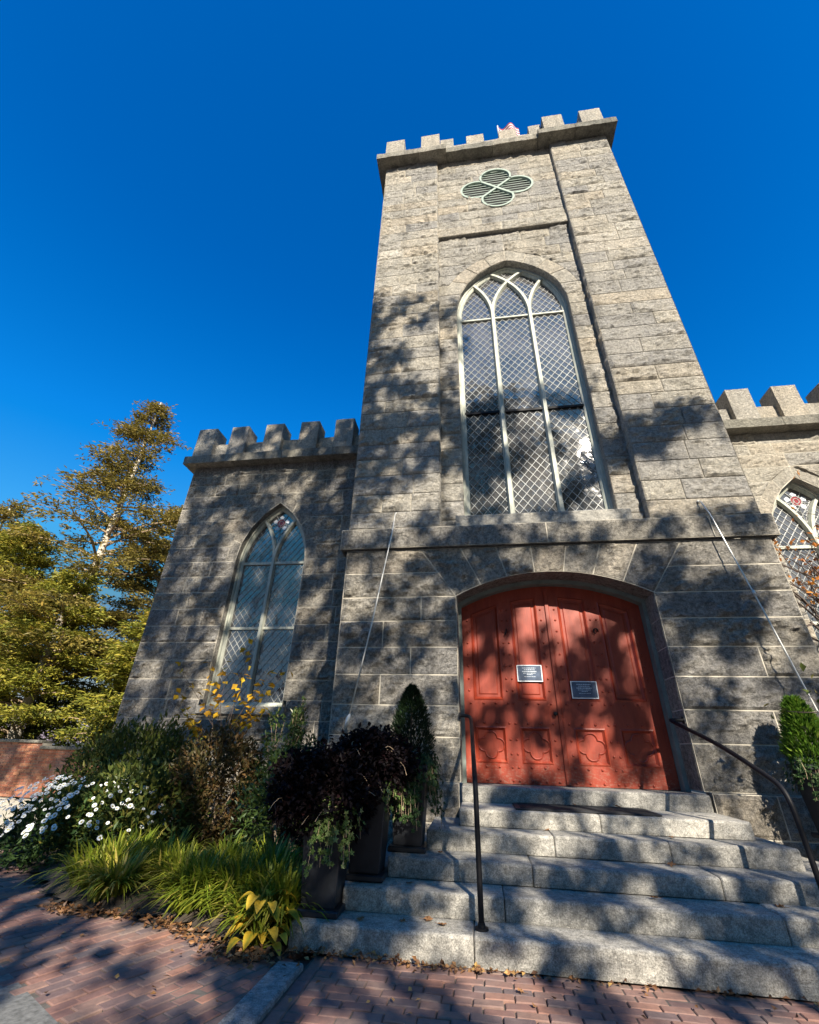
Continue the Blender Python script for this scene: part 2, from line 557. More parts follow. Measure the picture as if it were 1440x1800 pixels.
# ------------------------------------------------------------------ rock-faced ashlar
class Wall:
    """A wall face: origin O, horizontal axis U, outward normal N; coordinates (a, z, d)."""

    def __init__(self, O, U, N, cell=0.055, amp=1.0, hole=None, joint=0.006):
        self.joint = joint
        self.O, self.U, self.N = np.array(O, float), np.array(U, float), np.array(N, float)
        self.cell, self.amp, self.hole = cell, amp, hole
        self.mb, self.mort = MB(), MB()
        self.seed = random.randint(0, 9999)
        self.flip = np.cross(self.U, [0, 0, 1]).dot(self.N) < 0

    def P(self, a, z, d):
        return self.O + np.outer(a, self.U) + np.outer(d, self.N) + np.outer(z, [0, 0, 1.0])

    def patch(self, fn, wid, hei, tint=None, gap=0.0035, bulge=0.030, amp=None):
        amp = self.amp if amp is None else amp
        nx = max(2, int(wid / self.cell) + 1)
        nz = max(2, int(hei / self.cell) + 1)
        e1, e2 = min(0.007 / wid, 0.2), min(0.007 / hei, 0.2)
        s = np.concatenate([[0, e1], np.linspace(e1, 1 - e1, nx + 1)[1:-1], [1 - e1, 1]])
        t = np.concatenate([[0, e2], np.linspace(e2, 1 - e2, nz + 1)[1:-1], [1 - e2, 1]])
        S, T = np.meshgrid(s, t)
        S, T = S.ravel(), T.ravel()
        A, Z = fn(S * (1 - 2 * gap / wid) + gap / wid, T * (1 - 2 * gap / hei) + gap / hei)
        ed = np.minimum(np.minimum(S, 1 - S) * wid, np.minimum(T, 1 - T) * hei)
        e = np.clip(ed / 0.055, 0, 1)
        e = e * e * (3 - 2 * e)
        off = random.random() * 50
        q = np.stack([A * 2.6, Z * 4.2, np.full_like(A, off)], 1)
        n = fnoise(q, self.seed, 4)
        rdg = np.abs(fnoise(q * 0.9 + 7, self.seed + 9, 3)) * 2
        # split faces tilt as planes
        tilt = (S - 0.5) * random.uniform(-1, 1) * 0.014 + (T - 0.5) * random.uniform(-1, 1.2) * 0.014
        chip = -np.clip(fnoise(np.stack([A * 5, Z * 9, np.full_like(A, off)], 1), self.seed + 3, 2) - 0.10, 0, 1) * 0.14
        hf = fnoise(np.stack([A * 8 + Z * 5, Z * 11 - A * 4, np.full_like(A, off)], 1), self.seed + 21, 2)
        d = -0.010 + np.clip(ed / 0.007, 0, 1) * 0.010 + e * (bulge * random.uniform(0.6, 1.3) + amp * (n * 0.085 - rdg * 0.03 + hf * 0.11 + tilt * 1.4 + chip))
        d = np.where(ed > 0.0066, np.maximum(d, 0.012), d)
        V = self.P(A, Z, d)
        k = len(s)
        m = len(t)
        idx = np.arange(k * m).reshape(m, k)
        F = np.stack([idx[:-1, :-1], idx[:-1, 1:], idx[1:, 1:], idx[1:, :-1]], -1).reshape(-1, 4)
        if self.hole is not None:
            ca = A[F].mean(1)
            cz = Z[F].mean(1)
            F = F[~self.hole(ca, cz)]
        if self.flip:
            F = F[:, ::-1]
        ti = (random.random() if tint is None else tint)
        self.mb.add(V, F, np.clip(ti + 0.10 * n, 0, 1))
        # mortar behind
        gx = max(2, int(wid / 0.25) + 1)
        gz = max(2, int(hei / 0.25) + 1)
        if self.hole is not None:
            gx, gz = max(2, int(wid / .05)), max(2, int(hei / .05))
        S2, T2 = np.meshgrid(np.linspace(0, 1, gx), np.linspace(0, 1, gz))
        A2, Z2 = fn(S2.ravel(), T2.ravel())
        V2 = self.P(A2, Z2, np.full_like(A2, self.joint))
        idx = np.arange(gx * gz).reshape(gz, gx)
        F2 = np.stack([idx[:-1, :-1], idx[:-1, 1:], idx[1:, 1:], idx[1:, :-1]], -1).reshape(-1, 4)
        if self.hole is not None:
            F2 = F2[~self.hole(A2[F2].mean(1), Z2[F2].mean(1))]
        if self.flip:
            F2 = F2[:, ::-1]
        self.mort.add(V2, F2, 0.5)

    def quad(self, a0, a1, b0, b1, z0, z1, **kw):
        """bottom from a0 to a1 at z0, top from b0 to b1 at z1"""
        wid = max((a1 - a0 + b1 - b0) / 2, 0.02)

        def fn(s, t):
            lo = a0 + (b0 - a0) * t
            hi = a1 + (b1 - a1) * t
            return lo + (hi - lo) * s, z0 + (z1 - z0) * t
        self.patch(fn, wid, z1 - z0, **kw)

    def course(self, z0, z1, spans, wmin, wmax, **kw):
        """spans: (a0, a1, b0, b1) bottom/top limits"""
        for a0, a1, b0, b1 in spans:
            lo, hi = max(a0, b0), min(a1, b1)
            L = hi - lo
            if L <= wmin * 0.9:
                self.quad(a0, a1, b0, b1, z0, z1, **kw)
                continue
            n = max(1, int(round(L / random.uniform(wmin, wmax))))
            cuts = np.linspace(lo, hi, n + 1)[1:-1]
            if n > 1:
                cuts = cuts + (np.array([random.uniform(-0.28, 0.28) for _ in cuts]) * L / n)
            elif L > wmin * 1.5 and random.random() < 0.6:
                cuts = np.array([lo + L * random.choice([0.3, 0.38, 0.62, 0.7])])
            xs = list(cuts)
            pa, pb = a0, b0
            for c in xs:
                self.quad(pa, c, pb, c, z0, z1, **kw)
                pa = pb = c
            self.quad(pa, a1, pb, b1, z0, z1, **kw)

    def finish(self, name, parent, mat=None):
        mat = mat or M_STONE
        m = MB()
        m.v, m.f, m.tn, m.n, m.mi = self.mb.v, self.mb.f, self.mb.tn, self.mb.n, self.mb.mi
        for V in self.mort.v:
            pass
        k = m.n
        m.v += self.mort.v
        m.tn += self.mort.tn
        m.f += [[i + k for i in q] for q in self.mort.f]
        m.mi += [1] * len(self.mort.f)
        m.n += self.mort.n
        return m.build(name, [mat, M_MORTAR], parent)


def merge(m, wall):
    """add a wall's stones and mortar to another collector (slots 0 and 1)"""
    for part, mi in ((wall.mb, 0), (wall.mort, 1)):
        k = m.n
        m.v += part.v
        m.tn += part.tn
        m.f += [[i + k for i in q] for q in part.f]
        m.mi += [mi] * len(part.f)
        m.n += part.n


def levels(z0, z1, step, jit=0.03):
    n = max(1, int(round((z1 - z0) / step)))
    L = np.linspace(z0, z1, n + 1)
    for i in range(1, n):
        L[i] += random.uniform(-jit, jit)
    return list(L)


class Arch:
    """pointed arch: centre cx, half width w, springing zs, radius r"""

    def __init__(self, cx, w_, zs, r):
        self.cx, self.w, self.zs, self.r = cx, w_, zs, r
        self.apex = zs + math.sqrt(r * r - (r - w_) ** 2)

    def half(self, z, grow=0.0):
        r = self.r + grow
        if z <= self.zs:
            return self.w + grow
        q = r * r - (z - self.zs) ** 2
        c = self.r - self.w
        if q <= c * c:
            return 0.0
        return math.sqrt(q) - c

    def apex_at(self, grow):
        return self.zs + math.sqrt((self.r + grow) ** 2 - (self.r - self.w) ** 2)

    def outline(self, zb, inset=0.0, n=14):
        """closed outline from bottom left, up over the apex, to bottom right"""
        r = self.r - inset
        c = self.r - self.w
        a1 = math.acos(c / r)
        right = [(self.cx - c + r * math.cos(t), self.zs + r * math.sin(t)) for t in np.linspace(0, a1, n)]
        left = [(2 * self.cx - x, z) for x, z in right]
        return [(self.cx - self.w + inset, zb)] + left + right[::-1][1:] + [(self.cx + self.w - inset, zb)]


def strip(mb, o1, y1, o2, y2, tint=0.5, closed=False):
    n = len(o1)
    v = [(p[0], y1, p[1]) for p in o1] + [(p[0], y2, p[1]) for p in o2]
    m = n if closed else n - 1
    mb.add(v, [(i, (i + 1) % n, n + (i + 1) % n, n + i) for i in range(m)], tint)


def clip_convex(poly, p, d):
    """part of the line p + t d inside a convex polygon"""
    t0, t1 = -1e9, 1e9
    n = len(poly)
    area = sum(poly[i][0] * poly[(i + 1) % n][1] - poly[(i + 1) % n][0] * poly[i][1] for i in range(n))
    sg = 1 if area > 0 else -1
    for i in range(n):
        x0, y0 = poly[i]
        x1, y1 = poly[(i + 1) % n]
        nx, ny = -(y1 - y0) * sg, (x1 - x0) * sg
        den = nx * d[0] + ny * d[1]
        num = nx * (p[0] - x0) + ny * (p[1] - y0)
        if abs(den) < 1e-9:
            if num < 0:
                return None
            continue
        t = -num / den
        if den > 0:
            t0 = max(t0, t)
        else:
            t1 = min(t1, t)
    return (t0, t1) if t1 > t0 + 1e-4 else None


# ------------------------------------------------------------------ ground
def struct(o):
    o['kind'] = 'structure'
    return o


mb = MB()
mb.add([(-400, -400, -0.06), (400, -400, -0.06), (400, 400, -0.06), (-400, 400, -0.06)], [(0, 1, 2, 3)])
struct(mb.build('ground', M_GROUND))

BED = [(-2.86, -2.55), (-3.2, -2.63), (-3.84, -2.22), (-4.5, -2.02), (-5.0, -2.05), (-5.4, -1.98), (-6.2, -1.4), (-7.3, -0.57), (-8.3, 0.2), (-8.9, 0.7), (-9.7, 1.9), (-9.9, 2.75), (-9.3, 2.86), (-3.5, 2.86), (-3.5, 0.0), (-2.86, 0.0)]


def in_poly(x, y, poly):
    c = False
    n = len(poly)
    for i in range(n):
        x0, y0 = poly[i]
        x1, y1 = poly[(i + 1) % n]
        if (y0 > y) != (y1 > y) and x < (x1 - x0) * (y - y0) / (y1 - y0) + x0:
            c = not c
    return c


def bricks(name, x0, x1, y0, y1, ang, keep, sand_poly, L=0.205, W=0.1, edge=None):
    mb = MB()
    ca, sa = math.cos(ang), math.sin(ang)
    nR = int((abs(x1 - x0) + abs(y1 - y0)) / W) + 4
    cx, cy = (x0 + x1) / 2, (y0 + y1) / 2
    for j in range(-nR, nR):
        ro = random.uniform(-0.03, 0.03) + (0.5 * L if j % 2 else 0)
        for i in range(-nR // 2 - 2, nR // 2 + 2):
            u, v = i * L + ro, j * W
            x, y = cx + u * ca - v * sa, cy + u * sa + v * ca
            if ang == 0.0 and x - L / 2 < x0 < x + L / 2 and y0 < y < y1:
                wd = x + L / 2 - x0
                if wd > .03 and keep(x0 + wd / 2, y):
                    one_brick(mb, x0 + wd / 2, y, 0.0, wd - .008, W - .009)
                continue
            if not (x0 < x < x1 and y0 < y < y1) or not keep(x, y):
                continue
            one_brick(mb, x, y, ang + random.gauss(0, 0.012), L - 0.007 - random.random() * .004, W - 0.009)
    if edge:
        for (x, y, a) in edge:
            one_brick(mb, x, y, a, L - 0.012, W - 0.01)
    k = mb.n
    mb.add([(p[0], p[1], -0.019) for p in sand_poly], [tuple(range(len(sand_poly)))], 0.5, mi=1)
    return struct(mb.build(name, [M_BRICK, M_SAND]))


def one_brick(mb, x, y, a, L, W):
    dz = 0.006 * math.sin(x * 1.7 + y * 0.9) + 0.005 * math.sin(x * 0.6 - y * 2.1) + random.gauss(0, 0.0022) - 0.004
    tx, ty = random.gauss(0, 0.012), random.gauss(0, 0.02)
    ca, sa = math.cos(a), math.sin(a)
    v = []
    for (hx, hy, hz) in ((L / 2, W / 2, -0.05), (L / 2, W / 2, -0.006), (L / 2 - 0.006, W / 2 - 0.006, 0)):
        for sx, sy in ((-1, -1), (1, -1), (1, 1), (-1, 1)):
            px, py = sx * hx, sy * hy
            v.append((x + px * ca - py * sa, y + px * sa + py * ca, dz + hz + (tx * px + ty * py if hz > -0.04 else 0)))
    f = []
    for r_ in (0, 4):
        for k in range(4):
            f.append((r_ + k, r_ + (k + 1) % 4, r_ + 4 + (k + 1) % 4, r_ + 4 + k))
    f.append((8, 9, 10, 11))
    mb.add(v, f, random.random())


KX0, KX1 = -2.84, -2.63
GRIT = [(-9.5, -6.5), (-2.85, -6.5), (-2.85, -3.25), (-3.6, -3.32), (-4.3, -3.05), (-5.2, -2.75), (-6.2, -2.3), (-9.5, -0.5)]


def keep_left(x, y):
    return x < KX0 + 0.05 and not in_poly(x, y, BED) and not (x < -9.6 and y > 1.55) and not in_poly(x, y, [(-9.4, -6.5), (-2.86, -6.5), (-2.86, -4.1), (-3.6, -3.75), (-4.4, -3.3), (-5.4, -2.75), (-6.7, -2.1)])


bricks('brick_path', -14, -2.75, -4.2, 1.7, R(66), keep_left, [(-14, -5), (KX0, -5), (KX0, -2.5), (-2.87, 1.7), (-14, 1.7)])
mb = MB()
mb.add([(x, y, -0.004) for x, y in [(-9.4, -6.5), (-2.86, -6.5), (-2.86, -4.08), (-3.6, -3.73), (-4.4, -3.28), (-5.4, -2.73), (-6.7, -2.08), (-9.4, -0.6)]], [tuple(range(8))])
struct(mb.build('paved_verge', M_GRIT))
edge = [(KX1 + 0.062, y, R(90) + random.gauss(0, .02)) for y in np.arange(-6.4, -2.5, 0.205)]
bricks('brick_walk', KX1 + .115, 5.5, -5.2, -2.36, 0.0, lambda x, y: y < -2.37, [(KX1, -6), (8, -6), (8, -2.36), (KX1, -2.36)], edge=edge)
mb = MB()
y = -7.0
for L in (1.4, 1.55, 1.44):
    mb.box((KX0, y, -0.1), (KX1, y + L - 0.012, 0.018 + random.uniform(-.003, .003)), random.random(), 0.012)
    y += L
struct(mb.build('kerb', M_KERB))
mb = MB()
mb.add([(-40, 1.62, -0.01), (-9.6, 1.62, -0.01), (-9.6, 5.8, -0.01), (-40, 5.8, -0.01)], [(0, 1, 2, 3)])
struct(mb.build('gravel_path', M_PATH))

# planting bed soil: a low mound
mb = MB()
xs = np.arange(-10.0, -2.7, 0.12)
ys = np.arange(-2.8, 2.95, 0.12)
idx = {}
vv = []
for i, x in enumerate(xs):
    for j, y_ in enumerate(ys):
        if in_poly(x, y_, BED):
            dist = min(math.hypot(x - a, y_ - b) for a, b in [((BED[k][0] * (1 - t) + BED[k + 1][0] * t), (BED[k][1] * (1 - t) + BED[k + 1][1] * t)) for k in range(11) for t in (0, .25, .5, .75)])
            idx[(i, j)] = len(vv)
            vv.append((x, y_, min(dist * 0.35, 0.16) + random.uniform(-0.012, 0.012) - 0.02))
ff = []
for (i, j) in idx:
    q = [(i, j), (i + 1, j), (i + 1, j + 1), (i, j + 1)]
    if all(k in idx for k in q):
        ff.append(tuple(idx[k] for k in q))
mb.add(vv, ff)
struct(mb.build('garden_bed', M_SOIL, smooth=True))
mb = MB()
mb.add([(p[0], p[1], -0.011) for p in BED], [tuple(range(len(BED)))])
struct(mb.build('bed_edge_soil', M_SOIL))
# strip of soil right of the steps
mb = MB()
mb.add([(2.9, -2.3, -0.008), (14, -2.3, -0.008), (14, 2.9, -0.008), (2.9, 2.9, -0.008)], [(0, 1, 2, 3)])
struct(mb.build('right_garden_bed', M_SOIL))

# ------------------------------------------------------------------ church
church = empty('stone_church', (0, 3, 0), 'grey granite church with a battlemented square tower and lower battlemented wings', 'church')
ZL0, ZL1 = 4.56, 4.94                    # belt course
ZS = 18.30                               # tower cornice soffit
TW, TP = 3.449, 1.78                     # tower half width, pier inner edge
WX0, WX1, WY = -9.34, -3.449, 2.844      # left wing

# --- base of the tower
DW, DZS, DCR = 1.525, 3.685, 4.075       # door opening
DR = (DW ** 2 + (DCR - DZS) ** 2) / (2 * (DCR - DZS))
DCZ = DCR - DR
base_lv = [1.08, 1.62, 2.03, 2.46, 2.87, 3.285, 3.685, 4.11, 4.545]
W_ = Wall((0, 0, 0), (1, 0, 0), (0, -1, 0), 0.036, 1.45)
SKB, SKT = DW + 0.0, 2.13                # skewback line bottom and top x


def skew(z):
    return SKB + (SKT - SKB) * (z - 3.685) / (4.545 - 3.685)


for z0, z1 in zip(base_lv[:-1], base_lv[1:]):
    if z1 <= 3.69:
        sp = [(-TW, -DW, -TW, -DW), (DW, TW, DW, TW)]
    else:
        sp = [(-TW, -skew(z0), -TW, -skew(z1)), (skew(z0), TW, skew(z1), TW)]
    W_.course(z0, z1, sp, 1.1, 1.9)
vj_t = [-SKT, -1.43, -0.83, -0.25, 0.33, 0.88, 1.46, SKT]
ang_ = np.linspace(math.asin(-DW / DR), math.asin(DW / DR), 8)
for k in range(7):
    a0, a1, t0, t1 = ang_[k], ang_[k + 1], vj_t[k], vj_t[k + 1]

    def fn(s, t, a0=a0, a1=a1, t0=t0, t1=t1):
        a = a0 + (a1 - a0) * s
        bx, bz = DR * np.sin(a), DCZ + DR * np.cos(a)
        tx, tz = t0 + (t1 - t0) * s, np.full_like(s, 4.545)
        return bx + (tx - bx) * t, bz + (tz - bz) * t
    W_.patch(fn, 0.5, 0.6, bulge=0.022)
base = MB()
merge(base, W_)
for sx in (-1, 1):                       # flanks of the base
    S_ = Wall((sx * TW, 0, 0), (0, 1, 0), (sx, 0, 0), 0.11, 0.8)
    for z0, z1 in zip(base_lv[:-1], base_lv[1:]):
        S_.course(z0, z1, [(0, WY, 0, WY)], 0.8, 1.4)
    merge(base, S_)
    J_ = Wall((sx * DW, 0, 0), (0, 1, 0), (-sx, 0, 0), 0.06, 0.35)
    for z0, z1 in zip(base_lv[:6], base_lv[1:7]):
        J_.quad(0.0, 0.50, 0.0, 0.50, z0, z1, bulge=0.004)
    merge(base, J_)
# arch soffit
out = [(DR * math.sin(a), DCZ + DR * math.cos(a)) for a in np.linspace(ang_[0], ang_[-1], 24)]
strip(base, out, -0.002, out, 0.6, 0.2)
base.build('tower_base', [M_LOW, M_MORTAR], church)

# plinth course under the base, left and right of the steps
for a, b in ((-TW - .06, -DW - .02), (DW + .06, TW + .06)):
    mb = MB()
    P_ = Wall((0, -0.065, 0), (1, 0, 0), (0, -1, 0), 0.045, 1.3)
    for z0, z1 in ((0.62, 1.07), (0.0, 0.62)):
        P_.course(z0, z1, [(a, b, a, b)], 1.0, 1.8, bulge=0.03)
    merge(mb, P_)
    mb.add([(a, -0.068, 1.068), (b, -0.068, 1.068), (b, 0.0, 1.082), (a, 0.0, 1.082)], [(0, 1, 2, 3)], 0.6)
    sx = -1 if a < 0 else 1
    Q_ = Wall((sx * (TW + .06), -0.065, 0), (0, 1, 0), (sx, 0, 0), 0.11, 1.0)
    Q_.course(0.0, 1.07, [(0, WY, 0, WY)], 0.8, 1.4)
    merge(mb, Q_)
    xi = b if a < 0 else a
    mb.add([(xi, -0.072, 0), (xi, 0.1, 0), (xi, 0.1, 1.075), (xi, -0.072, 1.068)], [(0, 1, 2, 3)], 0.4)
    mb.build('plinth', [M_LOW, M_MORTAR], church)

# belt course
B_ = Wall((0, -0.075, 0), (1, 0, 0), (0, -1, 0), 0.05, 0.8)
cuts = [-3.56, -2.63, 0.04, 2.62, 3.56]
for a, b in zip(cuts[:-1], cuts[1:]):
    B_.quad(a, b, a, b, ZL0, ZL1, bulge=0.012, tint=random.uniform(.2, .7))
mb = MB()
merge(mb, B_)
for sx in (-1, 1):
    Q_ = Wall((sx * 3.56, -0.075, 0), (0, 1, 0), (sx, 0, 0), 0.1, 0.8)
    Q_.quad(0, WY, 0, WY, ZL0, ZL1)
    merge(mb, Q_)
mb.add([(-3.56, -0.07, ZL1 - .004), (3.56, -0.07, ZL1 - .004), (3.56, 0.25, ZL1 + .01), (-3.56, 0.25, ZL1 + .01)], [(0, 1, 2, 3)], .5)
mb.add([(-3.56, -0.07, ZL0 + .004), (3.56, -0.07, ZL0 + .004), (3.56, 0.02, ZL0 + .004), (-3.56, 0.02, ZL0 + .004)], [(3, 2, 1, 0)], .2)
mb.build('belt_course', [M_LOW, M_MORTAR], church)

# --- upper tower: piers, recessed panel, string course
AW = Arch(0.0, 1.34, 11.04, 1.934)
RING = 0.43
RZ0 = 11.70
tower = MB()
for sx in (-1, 1):
    Pw = Wall((0, 0.008, 0), (1, 0, 0), (0, -1, 0), 0.042, 1.2, joint=-0.006)
    lv = levels(ZL1 + 0.005, ZS + 0.12, 0.395, 0.035)
    a, b = (-TW, -TP) if sx < 0 else (TP, TW)
    for i, (z0, z1) in enumerate(zip(lv[:-1], lv[1:])):
        Pw.course(z0, z1, [(a, b, a, b)], 0.62, 1.5)
    merge(tower, Pw)
    Rv = Wall((sx * TP, 0, 0), (0, 1, 0), (-sx, 0, 0), 0.06, 0.9)
    for z0, z1 in zip(lv[:-1], lv[1:]):
        Rv.quad(0.0, 0.24, 0.0, 0.24, z0, z1, bulge=0.02)
    merge(tower, Rv)
    Sd = Wall((sx * TW, 0, 0), (0, 1, 0), (sx, 0, 0), 0.14, 0.8)
    for z0, z1 in zip(lv[:-1], lv[1:]):
        Sd.course(z0, z1, [(0.0, 6.9, 0.0, 6.9)], 0.8, 1.6)
    merge(tower, Sd)
bk = Wall((0, 6.9, 0), (1, 0, 0), (0, 1, 0), 0.3, 0.5)
bk.course(4.5, ZS, [(-TW, TW, -TW, TW)], 2, 4)
merge(tower, bk)
lobes = [(-0.60, 16.42), (0.60, 16.42), (0, 17.02), (0, 15.82)]
LR = 0.455


def quat(a, z, grow=0.0):
    m = np.zeros(len(a), bool)
    for x, zz in lobes:
        m |= (a - x) ** 2 + (z - zz) ** 2 < (LR + grow) ** 2
    m |= (np.abs(a) < 0.3) & (np.abs(z - 16.42) < 0.3)
    return m


# panel below the string course, around the big window
Pn = Wall((0, 0.2, 0), (1, 0, 0), (0, -1, 0), 0.042, 1.2, joint=-0.004)
lv = [5.2] + levels(5.2, RZ0, 0.405, 0.02)[1:] + levels(RZ0, AW.apex_at(RING), 0.405, 0.02)[1:] + [13.74, 14.15]
Pn.course(4.94, 5.2, [(-TP, -1.5, -TP, -1.5), (1.5, TP, 1.5, TP)], .3, .6)
for z0, z1 in zip(lv[:-1], lv[1:]):
    g0 = RING if z0 >= RZ0 - 1e-6 else 0.0
    h0, h1 = AW.half(z0 + 1e-4, g0), AW.half(z1 - 1e-4, g0)
    if z1 > AW.apex_at(RING) - 0.02 and h1 < 0.05:
        h1 = 0.0
    if z0 >= AW.apex_at(RING) - 0.01:
        Pn.course(z0, z1, [(-TP, 0, -TP, 0), (0, TP, 0, TP)], 0.6, 1.2)
    else:
        Pn.course(z0, z1, [(-TP, -h0, -TP, -h1), (h0, TP, h1, TP)], 0.5, 1.1)
c_ = AW.r - AW.w


def ring_stones(wall, A, grow, tstart, tend_in, tend_out, n, **kw):
    for sgn in (-1, 1):
        for k in range(n):
            f0, f1 = k / n, (k + 1) / n

            def fn(s, t, f0=f0, f1=f1, sgn=sgn):
                if sgn > 0:
                    s = 1 - s
                f = f0 + (f1 - f0) * s
                ri, ro = A.r + 0.003, A.r + grow
                ai = tstart[0] + (tend_in - tstart[0]) * f
                ao = tstart[1] + (tend_out - tstart[1]) * f
                c = A.r - A.w
                xi, zi = -c + ri * np.cos(ai), A.zs + ri * np.sin(ai)
                xo, zo = -c + ro * np.cos(ao), A.zs + ro * np.sin(ao)
                x, z = xi + (xo - xi) * t, zi + (zo - zi) * t
                return A.cx + sgn * x, z
            wall.patch(fn, 0.42, grow, bulge=0.012, amp=0.4, tint=random.uniform(0.5, 0.9), **kw)


ring_stones(Pn, AW, RING, (math.asin((RZ0 - AW.zs) / AW.r), math.asin((RZ0 - AW.zs) / (AW.r + RING))), math.acos(c_ / AW.r), math.acos(c_ / (AW.r + RING)), 4)
merge(tower, Pn)
St = Wall((0, 0.09, 0), (1, 0, 0), (0, -1, 0), 0.05, 0.8)
St.quad(-TP, 0.0, -TP, 0.0, 14.15, 14.54, tint=0.75)
St.quad(0.0, TP, 0.0, TP, 14.15, 14.54, tint=0.6)
merge(tower, St)
tower.add([(-TP, 0.085, 14.153), (TP, 0.085, 14.153), (TP, 0.21, 14.153), (-TP, 0.21, 14.153)], [(3, 2, 1, 0)], .3)
Up = Wall((0, 0.125, 0), (1, 0, 0), (0, -1, 0), 0.05, 1.0, hole=lambda a, z: quat(a, z, 0.0), joint=-0.006)
lv = levels(14.54, ZS + 0.12, 0.39, 0.03)
for z0, z1 in zip(lv[:-1], lv[1:]):
    Up.course(z0, z1, [(-TP, TP, -TP, TP)], 0.6, 1.3)
merge(tower, Up)
# stone reveal of the big window and its sill
ow = AW.outline(5.2)
strip(tower, ow, 0.196, ow, 0.48, 0.3)
tower.build('tower_wall', [M_STONE, M_MORTAR], church)

mb = MB()
mb.box((-1.5, 0.02, 4.955), (1.5, 0.5, 5.2), 0.5, 0.012)
mb.build('window_sill', M_DRESS, church)

# quatrefoil louvre
lou = MB()
frm = MB()
for x, z in lobes:
    th = np.linspace(0, 2 * math.pi, 41)[:-1]
    pts = []
    for t in th:
        p = (x + LR * math.cos(t), z + LR * math.sin(t))
        inside = any((p[0] - a) ** 2 + (p[1] - b) ** 2 < (LR - 0.01) ** 2 for a, b in lobes if (a, b) != (x, z)) or (abs(p[0]) < .3 and abs(p[1] - 16.42) < .3)
        pts.append((p, inside))
    # longest visible run of the circle
    n = len(pts)
    st0 = next(i for i in range(n) if pts[i][1] and not pts[(i + 1) % n][1])
    run = []
    i = (st0 + 1) % n
    while not pts[i][1]:
        run.append(pts[i][0])
        i = (i + 1) % n
    cen = np.array([x, z])
    for (p, q) in zip(run[:-1], run[1:]):
        for (r0, r1, y0, y1) in ((1.06, 1.06, 0.13, 0.08), (1.06, 0.93, 0.08, 0.08), (0.93, 0.93, 0.08, 0.20)):
            a = [cen + (np.array(k) - cen) * r0 for k in (p, q)]
            b = [cen + (np.array(k) - cen) * r1 for k in (p, q)]
            frm.add([(a[0][0], y0, a[0][1]), (a[1][0], y0, a[1][1]), (b[1][0], y1, b[1][1]), (b[0][0], y1, b[0][1])], [(0, 1, 2, 3)])
lv_o = frm.build('louvre', M_COPPERGREEN, church)
mb = MB()
zz = 15.36
while zz < 17.48:
    iv = []
    for x, z in lobes:
        q = (LR * 0.97) ** 2 - (zz - z) ** 2
        if q > 0.002:
            iv.append((x - math.sqrt(q), x + math.sqrt(q)))
    if abs(zz - 16.42) < 0.3:
        iv.append((-0.3, 0.3))
    iv.sort()
    mg = []
    for a, b in iv:
        if mg and a <= mg[-1][1] + 0.01:
            mg[-1][1] = max(mg[-1][1], b)
        else:
            mg.append([a, b])
    for a, b in mg:
        mb.add([(a, 0.125, zz), (b, 0.125, zz), (b, 0.150, zz + 0.02), (a, 0.150, zz + 0.02), (a, 0.125, zz - 0.022), (b, 0.125, zz - 0.022)], [(0, 1, 2, 3), (4, 5, 1, 0)])
    zz += 0.128
mb.build('slat', M_COPPERGREEN, lv_o)
mb = MB()
for s in (-1, 1):
    d = np.array([s, 1]) / math.sqrt(2)
    n_ = np.array([-d[1], d[0]]) * 0.035
    c0 = np.array([0, 16.42])
    q = [c0 - d * 0.62 - n_, c0 + d * 0.62 - n_, c0 + d * 0.62 + n_, c0 - d * 0.62 + n_]
    mb.prism([tuple(k) for k in q], 0.09 + 0.003 * s, 0.19)
mb.build('cross_bar', M_COPPERGREEN, lv_o)
mb = MB()
mb.add([(-1.15, 0.185, 15.3), (1.15, 0.185, 15.3), (1.15, 0.185, 17.55), (-1.15, 0.185, 17.55)], [(0, 1, 2, 3)])
mb.build('void', M_DARK, lv_o)


# tower cornice: breaks forward over the piers
def rough_box(mb, a, b, tint, cell=0.12, amp=0.012, seed=0):
    """box with split-face irregular edges"""
    a, b = np.array(a, float), np.array(b, float)
    n = np.maximum(2, ((b - a) / cell).astype(int) + 1)
    for ax in range(3):
        o1, o2 = [k for k in range(3) if k != ax]
        for side in (0, 1):
            S, T = np.meshgrid(np.linspace(0, 1, n[o1] + 1), np.linspace(0, 1, n[o2] + 1))
            P = np.zeros((S.size, 3))
            P[:, o1] = a[o1] + (b[o1] - a[o1]) * S.ravel()
            P[:, o2] = a[o2] + (b[o2] - a[o2]) * T.ravel()
            P[:, ax] = b[ax] if side else a[ax]
            D = np.stack([fnoise(P * 5 + 3.1, seed, 3), fnoise(P * 5 + 17.7, seed + 5, 3), fnoise(P * 5 + 41.3, seed + 9, 3)], 1)
            P = P + D * amp * 4
            idx = np.arange(S.size).reshape(S.shape)
            F = np.stack([idx[:-1, :-1], idx[:-1, 1:], idx[1:, 1:], idx[1:, :-1]], -1).reshape(-1, 4)
            if (side == 1) == (ax == 1):
                F = F[:, ::-1]
            mb.add(P, F, tint)


